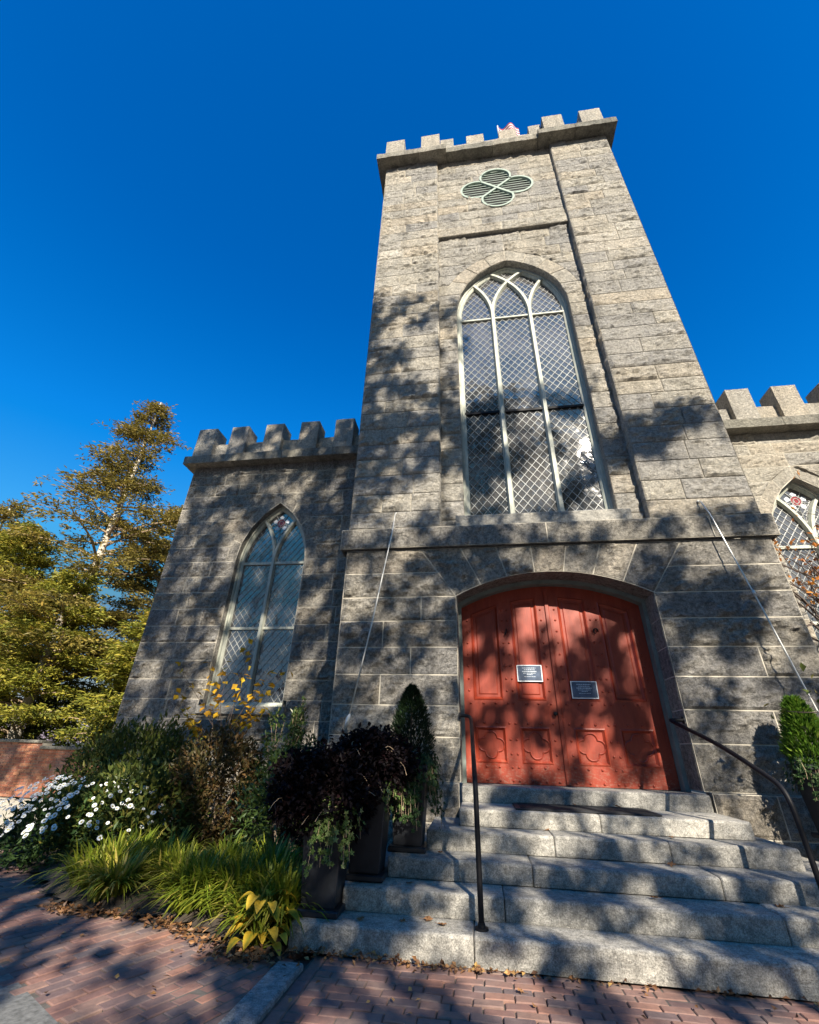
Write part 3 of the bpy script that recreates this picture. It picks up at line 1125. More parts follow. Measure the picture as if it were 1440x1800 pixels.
mb = MB()
CO = 3.72
for (x0, x1, y0) in ((-CO, -2.36, -0.34), (-2.35, -1.47, -0.34), (-1.455, 0.0, -0.225), (0.012, 1.39, -0.225), (1.40, 2.5, -0.34), (2.512, CO, -0.34)):
    rough_box(mb, (x0, y0, ZS), (x1, 0.6, ZS + 0.28), random.random(), 0.1, 0.010, 3)
for sx in (-1, 1):
    y = 0.612
    while y < 7.0:
        a, b = (-CO, -CO + 0.9) if sx < 0 else (CO - 0.9, CO)
        rough_box(mb, (a, y, ZS), (b, min(y + 1.5, 7.2), ZS + 0.28), random.random(), 0.2, 0.01, 4)
        y += 1.512
rough_box(mb, (-CO + .92, 6.3, ZS), (CO - .92, 7.2, ZS + .28), 0.4, 0.3, .01, 8)
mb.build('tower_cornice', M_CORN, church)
mb = MB()
mb.add([(-TW + .3, 0.3, ZS + 0.1), (TW - .3, 0.3, ZS + 0.1), (TW - .3, 6.7, ZS + 0.1), (-TW + .3, 6.7, ZS + 0.1)], [(0, 1, 2, 3)])
mb.build('tower_roof', M_ROOF, church)
mb = MB()
for (a, b) in (((-3.35, -0.12, ZS + .285), (3.35, 0.3, ZS + .62)), ((-3.35, 0.31, ZS + .285), (-2.95, 6.7, ZS + .62)), ((2.95, 0.31, ZS + .285), (3.35, 6.7, ZS + .62))):
    rough_box(mb, a, b, 0.6, 0.15, 0.006, 12)
mb.build('tower_parapet', M_STONE, church)


def merlon(x0, x1, y0, y1, z0, z1, tint):
    mb = MB()
    rough_box(mb, (x0, y0, z0), (x1, y1, z1), tint, 0.08, 0.0045, random.randint(0, 999))
    o = mb.build('merlon', M_STONE, church, loc=((x0 + x1) / 2, y0, z0))
    return o


for x0, x1, y0 in ((-3.48, -2.86, -.2), (-2.29, -1.68, -.2), (-1.66, -1.22, -.02), (-.79, -.22, -.02), (.28, .84, -.02), (1.24, 1.62, -.02), (1.66, 2.28, -.2), (2.82, 3.46, -.2)):
    merlon(x0, x1, y0, y0 + 0.42, ZS + 0.275, 19.72 if y0 < -.1 else 19.70, random.uniform(.55, .95))
for y0 in (1.0, 2.3, 3.6, 4.9, 6.1):
    for sx in (-1, 1):
        a, b = (-3.5, -3.05) if sx < 0 else (3.05, 3.5)
        merlon(a, b, y0, y0 + 0.6, ZS + 0.275, 19.72, random.uniform(.4, .8))

# --- wings
wing_lv = [1.1, 1.52, 1.93, 2.33, 2.75, 3.17, 3.58, 3.98, 4.40, 4.82, 5.24, 5.65, 6.07, 6.47, 6.87, 7.27, 7.665, 8.04, 8.36, 8.70]


def wing_side(sgn):
    A = Arch(sgn * 6.40, 0.94, 5.65, 2.0)
    g = 7.665 - A.apex
    g = math.sqrt((7.665 - A.zs) ** 2 + (A.r - A.w) ** 2) - A.r
    zb = 2.2
    Wl = Wall((0, WY, 0), (1, 0, 0), (0, -1, 0), 0.042, 1.35)
    x0, x1 = (-9.34, -TW) if sgn < 0 else (TW, 9.34)
    Wl.course(0.0, 0.55, [(x0, x1, x0, x1)], .8, 1.6)
    Wl.course(0.55, 1.1, [(x0, x1, x0, x1)], .8, 1.6)
    for z0, z1 in zip(wing_lv[:-1], wing_lv[1:]):
        if z1 <= 2.05 or z0 >= 7.66:
            sp = [(x0, A.cx, x0, A.cx), (A.cx, x1, A.cx, x1)] if 7.66 <= z0 < 7.7 else [(x0, x1, x0, x1)]
        elif z0 < 2.2:
            sp = [(x0, A.cx - A.w - 0.09, x0, A.cx - A.w - 0.09), (A.cx + A.w + .09, x1, A.cx + A.w + .09, x1)]
            Wl.quad(A.cx - A.w - .09, A.cx + A.w + .09, A.cx - A.w - .09, A.cx + A.w + .09, z0, 2.03)
        else:
            gg = g if z0 >= 5.64 else 0
            h0, h1 = A.half(z0 + 1e-4, gg), A.half(z1 - 1e-4, gg)
            if z1 > 7.66:
                h1 = 0
            sp = [(x0, A.cx - h0, x0, A.cx - h1), (A.cx + h0, x1, A.cx + h1, x1)]
        Wl.course(z0, z1, sp, 0.65, 1.45)
    c = A.r - A.w
    ring_stones(Wl, A, g, (0.0, 0.0), math.acos(c / A.r), math.acos(c / (A.r + g)), 4)
    m = MB()
    merge(m, Wl)
    xo = sgn * 9.34
    Sw = Wall((xo, WY, 0), (0, 1, 0), (sgn, 0, 0), 0.16, 0.8)
    for z0, z1 in zip([0, .55] + wing_lv[:-1], [.55] + wing_lv):
        Sw.course(z0, z1, [(0, 22, 0, 22)], 0.9, 1.8)
    merge(m, Sw)
    ol = A.outline(zb)
    strip(m, ol, WY - 0.004, ol, WY + 0.34, 0.3)
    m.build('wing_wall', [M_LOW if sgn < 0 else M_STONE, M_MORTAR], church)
    # window sill
    s = MB()
    s.box((A.cx - A.w - 0.09, WY - 0.07, 2.03), (A.cx + A.w + 0.09, WY + 0.3, 2.2), 0.5, 0.012)
    s.build('wing_window_sill', M_DRESS, church)
    # cornice
    m = MB()
    cz0, cz1 = 8.66, 8.92
    a, b = (-9.53, -TW - .01) if sgn < 0 else (TW + .01, 9.53)
    n = 4
    L = (b - a) / n
    for k in range(n):
        rough_box(m, (a + k * L, 2.513, cz0), (a + (k + 1) * L - 0.012, 3.3, cz1), random.random(), 0.1, 0.010, 21)
    y = 3.312
    while y < 24:
        q0, q1 = (xo - 0.19, xo + 0.5) if sgn < 0 else (xo - 0.5, xo + 0.19)
        rough_box(m, (q0, y, cz0), (q1, y + 1.9, cz1), random.random(), 0.3, 0.01, 22)
        y += 1.912
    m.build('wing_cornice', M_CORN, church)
    m = MB()
    a, b = (-9.32, -TW - .01) if sgn < 0 else (TW + .01, 9.32)
    nb = 5
    for k in range(nb):
        rough_box(m, (a + k * (b - a) / nb, 2.72, cz1 - .005), (a + (k + 1) * (b - a) / nb - .01, 3.05, 9.44), random.uniform(.3, .9), 0.1, 0.007, 31 + k)
    m.build('wing_parapet', M_STONE, church)
    for (p, q) in ((-9.37, -8.78), (-8.29, -7.75), (-7.19, -6.63), (-6.09, -5.53), (-5.02, -4.46), (-3.95, -3.5)):
        p, q = (p, q) if sgn < 0 else (-q, -p)
        if abs(p) < 4 or abs(q) < 4:
            continue
        merlon(p, q, 2.585, 3.12, cz1 - 0.005, 9.97, random.uniform(.3, .9))
    # roof behind
    m = MB()
    a, b = (-9.3, -3.3) if sgn < 0 else (3.3, 9.3)
    m.add([(a, 3.0, 8.95), (b, 3.0, 8.95), (b, 24, 8.95), (a, 24, 8.95)], [(0, 1, 2, 3)])
    m.build('wing_roof', M_ROOF, church)
    return A


A_L = wing_side(-1)
A_R = wing_side(1)


# --- windows
def band_arc(mb, A, cx, r, t0, t1, hw, y0, y1, sgn, n=16):
    """curved bar: circle centre (cx, A.zs), radius r, angles t0..t1, mirrored by sgn about A.cx"""
    ts = np.linspace(t0, t1, n)
    for (ra, ya, rb, yb) in ((r - hw, y1, r - hw * .55, y0), (r - hw * .55, y0, r + hw * .55, y0), (r + hw * .55, y0, r + hw, y1)):
        o1 = [(A.cx + sgn * (cx + ra * math.cos(t)), A.zs + ra * math.sin(t)) for t in ts]
        o2 = [(A.cx + sgn * (cx + rb * math.cos(t)), A.zs + rb * math.sin(t)) for t in ts]
        strip(mb, o1, ya, o2, yb)


def build_window(A, zb, y_in, mull, bars, rose, lat_top):
    """y_in: front of the timber frame"""
    f = MB()
    o0, o1, o2, o3 = A.outline(zb, 0.0), A.outline(zb + .05, 0.05), A.outline(zb + .07, 0.075), A.outline(zb + .10, 0.115)
    strip(f, o0, y_in, o1, y_in, closed=True)
    strip(f, o1, y_in, o1, y_in + 0.03, closed=True)
    strip(f, o1, y_in + 0.03, o2, y_in + 0.035, closed=True)
    strip(f, o2, y_in + 0.035, o3, y_in + 0.07, closed=True)
    strip(f, o3, y_in + 0.07, o3, y_in + 0.12, closed=True)
    win = f.build('window', M_FRAME, church)
    yg = y_in + 0.10
    g = MB()
    gp = A.outline(zb + 0.08, 0.08)
    g.add([(p[0], yg, p[1]) for p in gp], [tuple(range(len(gp)))])
    g.build('glass', M_GLASS, win)
    # mullions with branching tracery
    m = MB()
    hw = 0.062
    c = A.r - A.w
    for x in mull:
        top = A.zs if len(mull) > 1 else A.zs - 0.0
        sec = [(-hw, y_in + 0.09), (-hw * .55, y_in + 0.0), (hw * .55, y_in + 0.0), (hw, y_in + 0.09)]
        v = [(A.cx + x + s, y, z) for z in (zb + 0.02, top) for s, y in sec]
        m.add(v, [(k, k + 1, k + 5, k + 4) for k in range(3)])
        for sgn in (-1, 1):
            # arc parallel to the opposite side of the arch, ending on the arch
            cx = -sgn * 0 + (sgn * x) - A.r
            r = A.r
            t1 = None
            for t in np.linspace(0, 1.5, 300):
                px, pz = cx + r * math.cos(t), A.zs + r * math.sin(t)
                if A.half(pz) <= abs(px) + 0.02 or pz >= A.apex:
                    t1 = t
                    break
            band_arc(m, A, cx, r, 0, t1 if t1 else 1.2, hw * 0.92, y_in + 0.004 * (1 if sgn > 0 else 2), y_in + 0.09, sgn)
    m.build('mullion', M_FRAME, win)
    for z, h, dark in bars:
        b = MB()
        hh = A.half(z)
        b.box((A.cx - hh + 0.06, y_in + 0.05, z - h), (A.cx + hh - 0.06, y_in + 0.095, z + h))
        b.build('transom', M_IRON if dark else M_FRAME, win)
    # leaded diamonds
    l = MB()
    poly = A.outline(zb + 0.1, 0.11)
    zt = lat_top
    if zt:
        poly = [p for p in A.outline(zb + .1, .11) if p[1] < zt]
        poly2 = []
        h = A.half(zt, -0.11) - 1e-4
        k = len(poly) // 2
        poly = poly[:k] + [(A.cx - h, zt), (A.cx + h, zt)] + poly[k:]
    dw, dh = 0.168, 0.215
    d = np.array([dw, dh])
    ln = np.linalg.norm(d)
    d = d / ln
    for s in (-1, 1):
        dd = np.array([s * d[0], d[1]])
        nn = np.array([-dd[1], dd[0]]) * 0.0041
        for k in range(-60, 60):
            p0 = np.array([A.cx + 0.03 + k * dw, zb])
            q = clip_convex(poly, p0, dd)
            if q is None:
                continue
            a, e = p0 + dd * q[0], p0 + dd * q[1]
            yy = yg - 0.012 - 0.002 * (s > 0)
            c4 = [a - nn, e - nn, e + nn, a + nn]
            l.add([(u[0], yy, u[1]) for u in c4] + [(u[0], yg - .001, u[1]) for u in c4], [(0, 1, 2, 3), (0, 4, 5, 1), (3, 2, 6, 7)])
    l.build('lattice', M_LEAD, win)
    if rose:
        cx, cz = A.cx, A.apex - 0.50
        r1, r2, r3 = MB(), MB(), MB()
        y = yg - 0.006
        for k in range(5):        # pale petals round a ruby bud
            t = math.pi / 2 + k * 2 * math.pi / 5
            u, v = math.cos(t), math.sin(t)
            q = [(cx + 0.10 * u, cz + .10 * v), (cx + .19 * u - .075 * v, cz + .19 * v + .075 * u), (cx + .25 * u, cz + .25 * v), (cx + .19 * u + .075 * v, cz + .19 * v - .075 * u)]
            r2.add([(p[0], y, p[1]) for p in q], [(0, 1, 2, 3)])
        n = 16
        r1.add([(cx + .115 * math.cos(2 * math.pi * k / n), y - .003, cz + .13 * math.sin(2 * math.pi * k / n)) for k in range(n)], [tuple(range(n))])
        for k in range(5):
            t = math.pi / 2 + (k + .5) * 2 * math.pi / 5
            r3.tube([(cx + .1 * math.cos(t), y - .006, cz + .1 * math.sin(t)), (cx + .28 * math.cos(t), y - .006, cz + .28 * math.sin(t))], 0.008, 5)
        for rr in (.118, .06):
            r3.tube([(cx + rr * math.cos(t), y - .006, cz + rr * 1.12 * math.sin(t)) for t in np.linspace(0, 2 * math.pi, 20)], 0.008, 5, cap=False)
        r3.tube([(cx, y - .006, cz - .1), (cx, y - .006, cz - .75)], .008, 5)
        r3.tube([(cx - .13, y - .006, cz - .26), (cx, y - .006, cz - .36), (cx + .13, y - .006, cz - .26)], .008, 5)
        r1.build('ruby_glass', M_ROSE, win)
        r2.build('petal_glass', M_PALEGLASS, win)
        r3.build('rose_leading', M_LEAD, win)
    return win


build_window(AW, 5.2, 0.36, [-0.45, 0.45], [(7.92, 0.028, 1), (10.94, 0.022, 0)], False, None)
build_window(A_L, 2.2, WY + 0.17, [0.0], [(3.96, 0.03, 0), (5.66, 0.035, 0)], True, 6.85)
build_window(A_R, 2.2, WY + 0.17, [0.0], [(3.96, 0.03, 0), (5.66, 0.035, 0)], True, 6.85)

# --- doors
YD = 0.56
mb = MB()
od = [(-DW, 1.05), (-DW, DZS)] + [(DR * math.sin(a), DCZ + DR * math.cos(a)) for a in np.linspace(ang_[0], ang_[-1], 24)][1:-1] + [(DW, DZS), (DW, 1.05)]
idr = DR - 0.065
dwi = DW - 0.065
oi = [(-dwi, 1.05), (-dwi, DCZ + math.sqrt(idr ** 2 - dwi ** 2))] + [(idr * math.sin(a), DCZ + idr * math.cos(a)) for a in np.linspace(-math.asin(dwi / idr), math.asin(dwi / idr), 24)][1:-1] + [(dwi, DCZ + math.sqrt(idr ** 2 - dwi ** 2)), (dwi, 1.05)]
strip(mb, od, YD - 0.16, oi, YD - 0.15)
strip(mb, oi, YD - 0.15, oi, YD + 0.04)
mb.build('door_frame', M_JAMB, church)


def arch_top(x):
    return DCZ + math.sqrt((idr + 0.03) ** 2 - x * x)


def leaf_door(sgn):
    """one leaf; x measured outward from the meeting line"""
    def X(u):
        return sgn * u - 0.02
    ub = [0.0, 1.475]
    us = [0.02, 0.155, 0.195, 0.60, 0.64, 0.80, 0.84, 1.27, 1.31, 1.475]   # stile edges and panel edges
    mb = MB()

    def slab(u0, u1, z0, z1, y0, curved=False):
        n = 8 if curved else 1
        uu = np.linspace(u0, u1, n + 1)
        fr, bk_ = [], []
        top = [(X(u), min(z1, arch_top(X(u))) if curved else z1) for u in uu]
        poly = [(X(u0), z0), (X(u1), z0)] + top[::-1]
        if sgn < 0:
            poly = poly[::-1]
        mb.prism(poly, y0, YD + 0.06)
    # full backing at panel depth
    slab(0.0, 1.475, 1.05, 9, YD + 0.028, True)
    # stiles
    for u0, u1 in ((0.0, 0.17), (0.62, 0.82), (1.29, 1.475)):
        slab(u0, u1, 1.055, 9, YD, True)
    # rails
    for z0, z1 in ((1.056, 1.31), (1.80, 2.17)):
        for u0, u1 in ((0.17, 0.62), (0.82, 1.29)):
            slab(u0, u1, z0, z1, YD + 0.001)
    for u0, u1 in ((0.17, 0.62), (0.82, 1.29)):
        # top rail following the arch
        uu = np.linspace(u0, u1, 9)
        lo = [(X(u), arch_top(X(u)) - 0.22) for u in uu]
        hi = [(X(u), arch_top(X(u))) for u in uu]
        poly = lo + hi[::-1]
        if sgn < 0:
            poly = poly[::-1]
        mb.prism(poly, YD + 0.002, YD + 0.06)
    # meeting bead
    if sgn > 0:
        mb.box((-0.055, YD - 0.022, 1.06), (0.012, YD + 0.01, 3.95), bev=0.008)
    door = mb.build('door', M_DOOR, church)
    # panel mouldings
    for u0, u1 in ((0.17, 0.62), (0.82, 1.29)):
        for zlo, zhi in ((1.31, 1.80), (2.17, None)):
            m = MB()

            def ring(ins):
                uu = np.linspace(u0 + ins, u1 - ins, 9)
                if zhi is None:
                    t = [(X(u), arch_top(X(u)) - 0.22 - ins) for u in uu]
                else:
                    t = [(X(u), zhi - ins) for u in uu]
                return [(X(u0 + ins), zlo + ins), (X(u1 - ins), zlo + ins)] + t[::-1]
            a, b, c, d = ring(0.0), ring(0.018), ring(0.034), ring(0.05)
            strip(m, a, YD - 0.001, b, YD - 0.009, closed=True)
            strip(m, b, YD - 0.009, c, YD + 0.010, closed=True)
            strip(m, c, YD + 0.010, d, YD + 0.027, closed=True)
            if zhi is None:   # raised field
                e, g = ring(0.085), ring(0.10)
                strip(m, e, YD + .0275, g, YD + 0.018, closed=True)
                m.add([(p[0], YD + .018, p[1]) for p in g], [tuple(range(len(g)))])
            m.build('panel', M_DOOR, door)
        # quatrefoil moulding on the lower panel
        m = MB()
        cx, cz, r, o = X((u0 + u1) / 2), 1.555, 0.088, 0.092
        pts = []
        for k in range(4):
            t0 = k * math.pi / 2
            for t in np.linspace(t0 - 1.95, t0 + 1.95, 15):
                px, pz = cx + o * 1.12 * math.cos(t0) + r * math.cos(t) * 1.05, cz + o * math.sin(t0) + r * math.sin(t)
                if abs(px - cx) > 0.0:
                    pts.append((px, YD + 0.022, pz, t0))
        # keep points outside the other lobes
        keep = []
        for p in pts:
            ok = True
            for k in range(4):
                t0 = k * math.pi / 2
                if t0 == p[3]:
                    continue
                if ((p[0] - cx - o * 1.12 * math.cos(t0)) / 1.05) ** 2 + (p[2] - cz - o * math.sin(t0)) ** 2 < (r - .002) ** 2:
                    ok = False
            if ok:
                keep.append(p[:3])
        keep.append(keep[0])
        m.tube(keep, 0.0115, 6, cap=False)
        m.build('quatrefoil', M_DOOR, door)
    # studs
    st = []
    vz = [2.31, 2.49, 2.68, 2.865, 3.05, 3.235, 3.42, 3.60]
    for u in (0.115, 0.675, 0.765, 1.355):
        for z in vz:
            if z < arch_top(X(u)) - 0.08:
                st.append((u, z))
        for z in (1.435, 1.625):
            if u < 1.3:
                st.append((u, z))
    for z in (2.125, 1.845, 1.265, 1.095):
        for u in (0.115, 0.30, 0.49, 0.675, 0.765, 0.95, 1.14, 1.34):
            st.append((u, z))
    first = None
    for u, z in st:
        if first is None:
            m = MB()
            n = 10
            v = [(0, -0.018, 0)]
            for rr, yy in ((0.009, -0.016), (0.016, -0.008), (0.019, 0.002)):
                v += [(rr * math.cos(2 * math.pi * k / n), yy, rr * math.sin(2 * math.pi * k / n)) for k in range(n)]
            fc = [(0, 1 + k, 1 + (k + 1) % n) for k in range(n)]
            for q in (1, 11):
                fc += [(q + k, q + n + k, q + n + (k + 1) % n, q + (k + 1) % n) for k in range(n)]
            m.add(v, fc)
            first = m.build('stud', M_DOOR, door, smooth=True)
            first.location = (X(u), YD - 3 - 0.0 + 0.0, z)
            first.location = Vector((X(u), YD, z)) - Vector(world_loc(door))
        else:
            copy_part(first, door, Vector((X(u), YD, z)) - Vector(world_loc(door)))
    # iron handle high on the middle stile
    m = MB()
    hx = X(0.725)
    if sgn < 0:
        m.tube([(hx + .025, YD - .02, 3.27), (hx + .012, YD - .035, 3.22), (hx - .012, YD - .03, 3.17)], .011, 7)
    else:
        m.tube([(hx + .035 * math.cos(t), YD - .03, 3.225 + .04 * math.sin(t)) for t in np.linspace(0.2, 4.4, 12)], .010, 7)
        m.tube([(hx + .03, YD, 3.24), (hx + .03, YD - .04, 3.24)], .012, 7)
    m.build('handle', M_IRON, door, smooth=True)
    if sgn < 0:
        m = MB()
        k0 = X(0.075)
        m.tube([(k0, YD + .002, 1.985), (k0, YD - .03, 1.985), (k0, YD - .032, 1.985), (k0, YD - .055, 1.985), (k0, YD - .062, 1.985)], [.014, .014, .03, .03, .012], 12)
        m.build('knob', M_IRON, door, smooth=True)
    return door


leaf_door(-1)
leaf_door(1)

# ------------------------------------------------------------------ steps
steps = empty('stone_steps', (0, -1.2, 0), 'six grey granite entrance steps widening downward below the red doors', 'steps')
lv = [0.0, 0.185, 0.359, 0.523, 0.699, 0.864, 1.05]
fr = [-2.396, -2.035, -1.662, -1.222, -0.845, -0.068]
xl = [-2.861, -2.529, -2.195, -1.861, -1.52, -1.517]
xr = [2.95, 2.6, 2.25, 1.78, 1.587, 1.561]
jn = [[-1.362, 1.7], [-1.1, 1.08], [-0.81, 0.82], [-0.53, 0.59], [0.04], []]


def step_block(mb, x0, x1, y0, y1, z0, z1, tint):
    nx = max(3, int((x1 - x0) / 0.07))
    prof = [(y0 + 0.004, z0 + 0.004), (y0, z0 + 0.03), (y0, z1 - 0.022), (y0 + 0.006, z1 - 0.007), (y0 + 0.02, z1)]
    ys_ = list(np.linspace(y0 + 0.02, y1, 6))[1:]
    prof += [(y, z1) for y in ys_]
    X_ = np.linspace(x0, x1, nx + 1)
    X_ = np.concatenate([[x0], [x0 + 0.01], X_[1:-1], [x1 - 0.01], [x1]])
    V = []
    for i, x in enumerate(X_):
        ins = 0.010 if i in (0, len(X_) - 1) else 0
        for y, z in prof:
            V.append((x, min(y + (ins if y < y0 + .021 else 0), y1), z - (ins * 0.8 if z > z0 + .03 else 0)))
    V = np.array(V)
    q = V * np.array([3.0, 3.0, 3.0])
    dn = fnoise(q, 77, 3)
    V[:, 1] += np.where(V[:, 1] < y0 + 0.021, dn * 0.016, 0)
    V[:, 2] += np.where(V[:, 2] > z0 + 0.03, fnoise(q + 9, 78, 3) * 0.012, 0)
    if z0 < 0.01:   # uneven underside
        V[:, 2] += np.where(V[:, 2] < 0.01, 0.012 * fnoise(V * 9, 5, 3), 0)
    m = len(prof)
    k = len(X_)
    F = [(i * m + j, (i + 1) * m + j, (i + 1) * m + j + 1, i * m + j + 1) for i in range(k - 1) for j in range(m - 1)]
    nV = len(V)
    # ends
    V = np.concatenate([V, [(x0, y1, z0), (x1, y1, z0)]])
    F.append(tuple(range(m)) + (nV,))
    F.append(tuple((k - 1) * m + j for j in range(m))[::-1] + (nV + 1,))
    mb.add(V, F, tint)


for i in range(6):
    mb = MB()
    back = (fr[i + 1] + 0.04) if i < 5 else 0.60
    if i == 5:
        back = 0.64
    cutsx = [xl[i]] + jn[i] + [xr[i]]
    for k, (a, b) in enumerate(zip(cutsx[:-1], cutsx[1:])):
        step_block(mb, a + 0.003, b - 0.004, fr[i] + random.uniform(-.006, .006), back, lv[i], lv[i + 1] + random.uniform(-.004, .002), random.random())
    # left and right return: treads run back to the plinth
    if i < 5:
        xi0 = xl[i + 1] if i < 4 else None
        if xi0:
            for (a, b) in ((xl[i], xl[i + 1] - .004), (xr[i + 1] + .004, xr[i])):
                mb.box((a, back + .003, lv[i]), (b, -0.1, lv[i + 1] - 0.003), random.random(), 0.008)
    mb.build('threshold' if i == 5 else 'step', M_STEP, steps)
# core under the steps
mb = MB()
mb.box((-1.5, -0.06, 0.0), (1.55, 0.62, 0.86), 0.3)
mb.box((-1.5, -0.83, 0.0), (1.56, -0.063, 0.69), 0.3)
mb.build('core', M_STEP, steps)

# ------------------------------------------------------------------ handrails
for sgn, lab in ((-1, 'black iron handrail left of the red doors, its post on the lowest step'), (1, 'black iron handrail right of the red doors, sloping down from the jamb')):
    hr = empty('handrail', (sgn * 1.35, -2.2, 0.185), lab, 'handrail', 'iron handrails of the entrance steps')
    m = MB()
    if sgn < 0:
        pts = [(-1.52, -0.03, 1.90), (-1.43, -0.05, 1.90), (-1.37, -0.09, 1.885), (-1.352, -0.2, 1.83), (-1.335, -1.0, 1.57), (-1.312, -2.02, 1.25), (-1.308, -2.13, 1.20), (-1.306, -2.18, 1.12), (-1.305, -2.2, 1.0), (-1.30, -2.235, 0.185)]
        foot = (-1.30, -2.235, 0.185)
    else:
        pts = [(1.53, 0.06, 1.90), (1.36, 0.02, 1.90), (1.30, -0.05, 1.885), (1.40, -1.0, 1.60), (1.475, -1.60, 1.33), (1.497, -1.76, 1.25), (1.503, -1.82, 1.16), (1.506, -1.845, 1.02), (1.51, -1.87, 0.359)]
        foot = (1.51, -1.87, 0.359)
    # smooth the corners
    P = np.array(pts)
    for _ in range(2):
        Q = [P[0]]
        for a, b in zip(P[:-1], P[1:]):
            Q += [a * .75 + b * .25, a * .25 + b * .75]
        Q.append(P[-1])
        P = np.array(Q)
    m.tube(P, 0.024, 10)
    m.build('rail', M_IRON, hr, smooth=True)
    m = MB()
    m.tube([(foot[0], foot[1], foot[2] - .004), (foot[0], foot[1], foot[2] + .016), (foot[0], foot[1], foot[2] + .018), (foot[0], foot[1], foot[2] + .045)], [0.058, 0.055, 0.034, 0.028], 14)
    m.build('foot_flange', M_IRON, hr)
    m = MB()
    w0 = pts[0]
    m.tube([(sgn * (DW - .002), w0[1], w0[2]), (sgn * (DW - .02), w0[1], w0[2])], 0.045, 12)
    m.build('wall_flange', M_IRON, hr)

# doormat
mb = MB()
MX0, MX1, MY0, MY1 = -0.87, 0.73, -0.76, -0.09
mb.box((MX0, MY0, 0.868), (MX1, MY1, 0.884), 0.5, 0.005)
for k in range(17):
    y = MY0 + 0.05 + k * 0.036
    mb.box((MX0 + .06, y, 0.882), (MX1 - .06, y + 0.018, 0.889), 0.5)
tag(mb.build('doormat', M_RUBBER, loc=(0, -.45, .868)), 'thin black rubber doormat lying on the top tread before the doors', 'doormat')


# notices
def notice(cx, cz, tilt, lab):
    e = empty('notice', (cx, YD - 0.012, cz), lab, 'notice', 'printed notices on the red doors')
    W2, H2 = 0.195, 0.125
    yb = YD - 0.012
    m = MB()
    m.add([(cx - W2, yb, cz - H2), (cx + W2, yb, cz - H2), (cx + W2, yb - .004, cz + H2), (cx - W2, yb - .004, cz + H2)], [(0, 1, 2, 3)])
    m.box((cx - W2, yb + .001, cz - H2), (cx + W2, yb + .012, cz + H2))
    m.build('sheet', M_WHITE, e)
    m = MB()
    m.add([(cx - W2 + .014, yb - .0035, cz - H2 + .014), (cx + W2 - .014, yb - .0035, cz - H2 + .014), (cx + W2 - .014, yb - .007, cz + H2 - .012), (cx - W2 + .014, yb - .007, cz + H2 - .012)], [(0, 1, 2, 3)])
    m.build('print_panel', M_NAVY, e)
    m = MB()
    rr = random.Random(5)
    rows = [(.078, .11, .010), (.052, .085, .010), (.024, .115, .016), (-.002, .10, .009), (-.022, .045, .010), (-.052, .09, .007)]
    for z, hw, h in rows:
        x = -hw
        while x < hw - .012:
            wl = rr.uniform(.010, .030)
            m.add([(cx + x, yb - .0085, cz + z - h / 2), (cx + min(x + wl, hw), yb - .0085, cz + z - h / 2), (cx + min(x + wl, hw), yb - .0085, cz + z + h / 2), (cx + x, yb - .0085, cz + z + h / 2)], [(0, 1, 2, 3)])
            x += wl + .007
    m.build('print_lines', M_PRINT, e)


notice(-0.412, 2.572, 0, 'white bordered dark blue notice, the higher one, on the left red door')
notice(0.388, 2.332, 0, 'white bordered dark blue notice, the lower one, on the right red door')

# thin rods hanging down the base of the tower
for pts, lab, nm in (([(-2.585, 0.0, 5.27), (-2.585, -0.12, 5.22), (-2.62, -0.16, 4.80), (-2.86, -0.21, 3.2), (-3.09, -0.26, 1.86)], 'thin pale metal rod slanting down the wall left of the doors', 0),
                     ([(2.56, 0.0, 5.24), (2.565, -0.10, 5.2), (2.61, -0.16, 4.92), (2.83, -0.23, 3.3), (3.04, -0.30, 1.6), (3.15, -.33, .9)], 'thin pale metal rod slanting down the wall right of the doors', 1)):
    m = MB()
    m.tube(pts, 0.0105, 8)
    if nm == 0:
        m.tube([(-3.085, -0.26, 1.88), (-3.10, -0.26, 1.83), (-3.115, -.262, 1.76), (-3.14, -.262, 1.68)], [.013, .03, .03, .012], 8)
    else:
        m.tube([(2.79, -.222, 3.62), (2.80, -.223, 3.54)], 0.019, 8)
    m.tube([(pts[0][0], 0.03, pts[0][2]), (pts[0][0], -0.05, pts[0][2])], .016, 8)
    tag(m.build('wall_rod', M_ROD, loc=pts[0], smooth=True), lab, 'rod', 'slanting rods on the tower base')

# flag on the tower
fl = empty('flag', (0.55, 1.0, ZS + 0.1), 'red and white striped flag flying behind the tower battlements', 'flag')
m = MB()
m.tube([(0.50, 1.0, ZS + 0.1), (0.50, 1.0, 22.8)], 0.03, 8)
m.build('pole', M_ROD, fl)
mr, mw = MB(), MB()
for k in range(13):
    z1 = 22.75 - k * 0.1
    u = np.linspace(0, 1.25, 16)
    for mbb, cond in ((mr, k % 2 == 0), (mw, k % 2 == 1)):
        if cond:
            xx = 0.53 + u * 0.6
            yy = 1.0 + 0.10 * np.sin(u * 6.5)
            zt = z1 - u * 0.10 + 0.02 * np.sin(u * 8)
            V = np.concatenate([np.stack([xx, yy, zt], 1), np.stack([xx + .02, yy + .01, zt - 0.1], 1)])
            n = 16
            mbb.add(V, [(i, i + 1, n + i + 1, n + i) for i in range(n - 1)])
M_RED = simple_mat('flag_red', (0.30, 0.02, 0.03), 0.8, var=0.1)
mr.build('red_stripes', M_RED, fl, smooth=True)
mw.build('white_stripes', simple_mat('flag_white', (0.55, 0.54, 0.52), 0.8, var=0.1), fl, smooth=True)


# ------------------------------------------------------------------ foliage helpers
def unit(v):
    return v / (np.linalg.norm(v, axis=-1, keepdims=True) + 1e-9)


def rand_dirs(n, up=0.0):
    d = RNG.normal(size=(n, 3))
    d[:, 2] += up
    return unit(d)


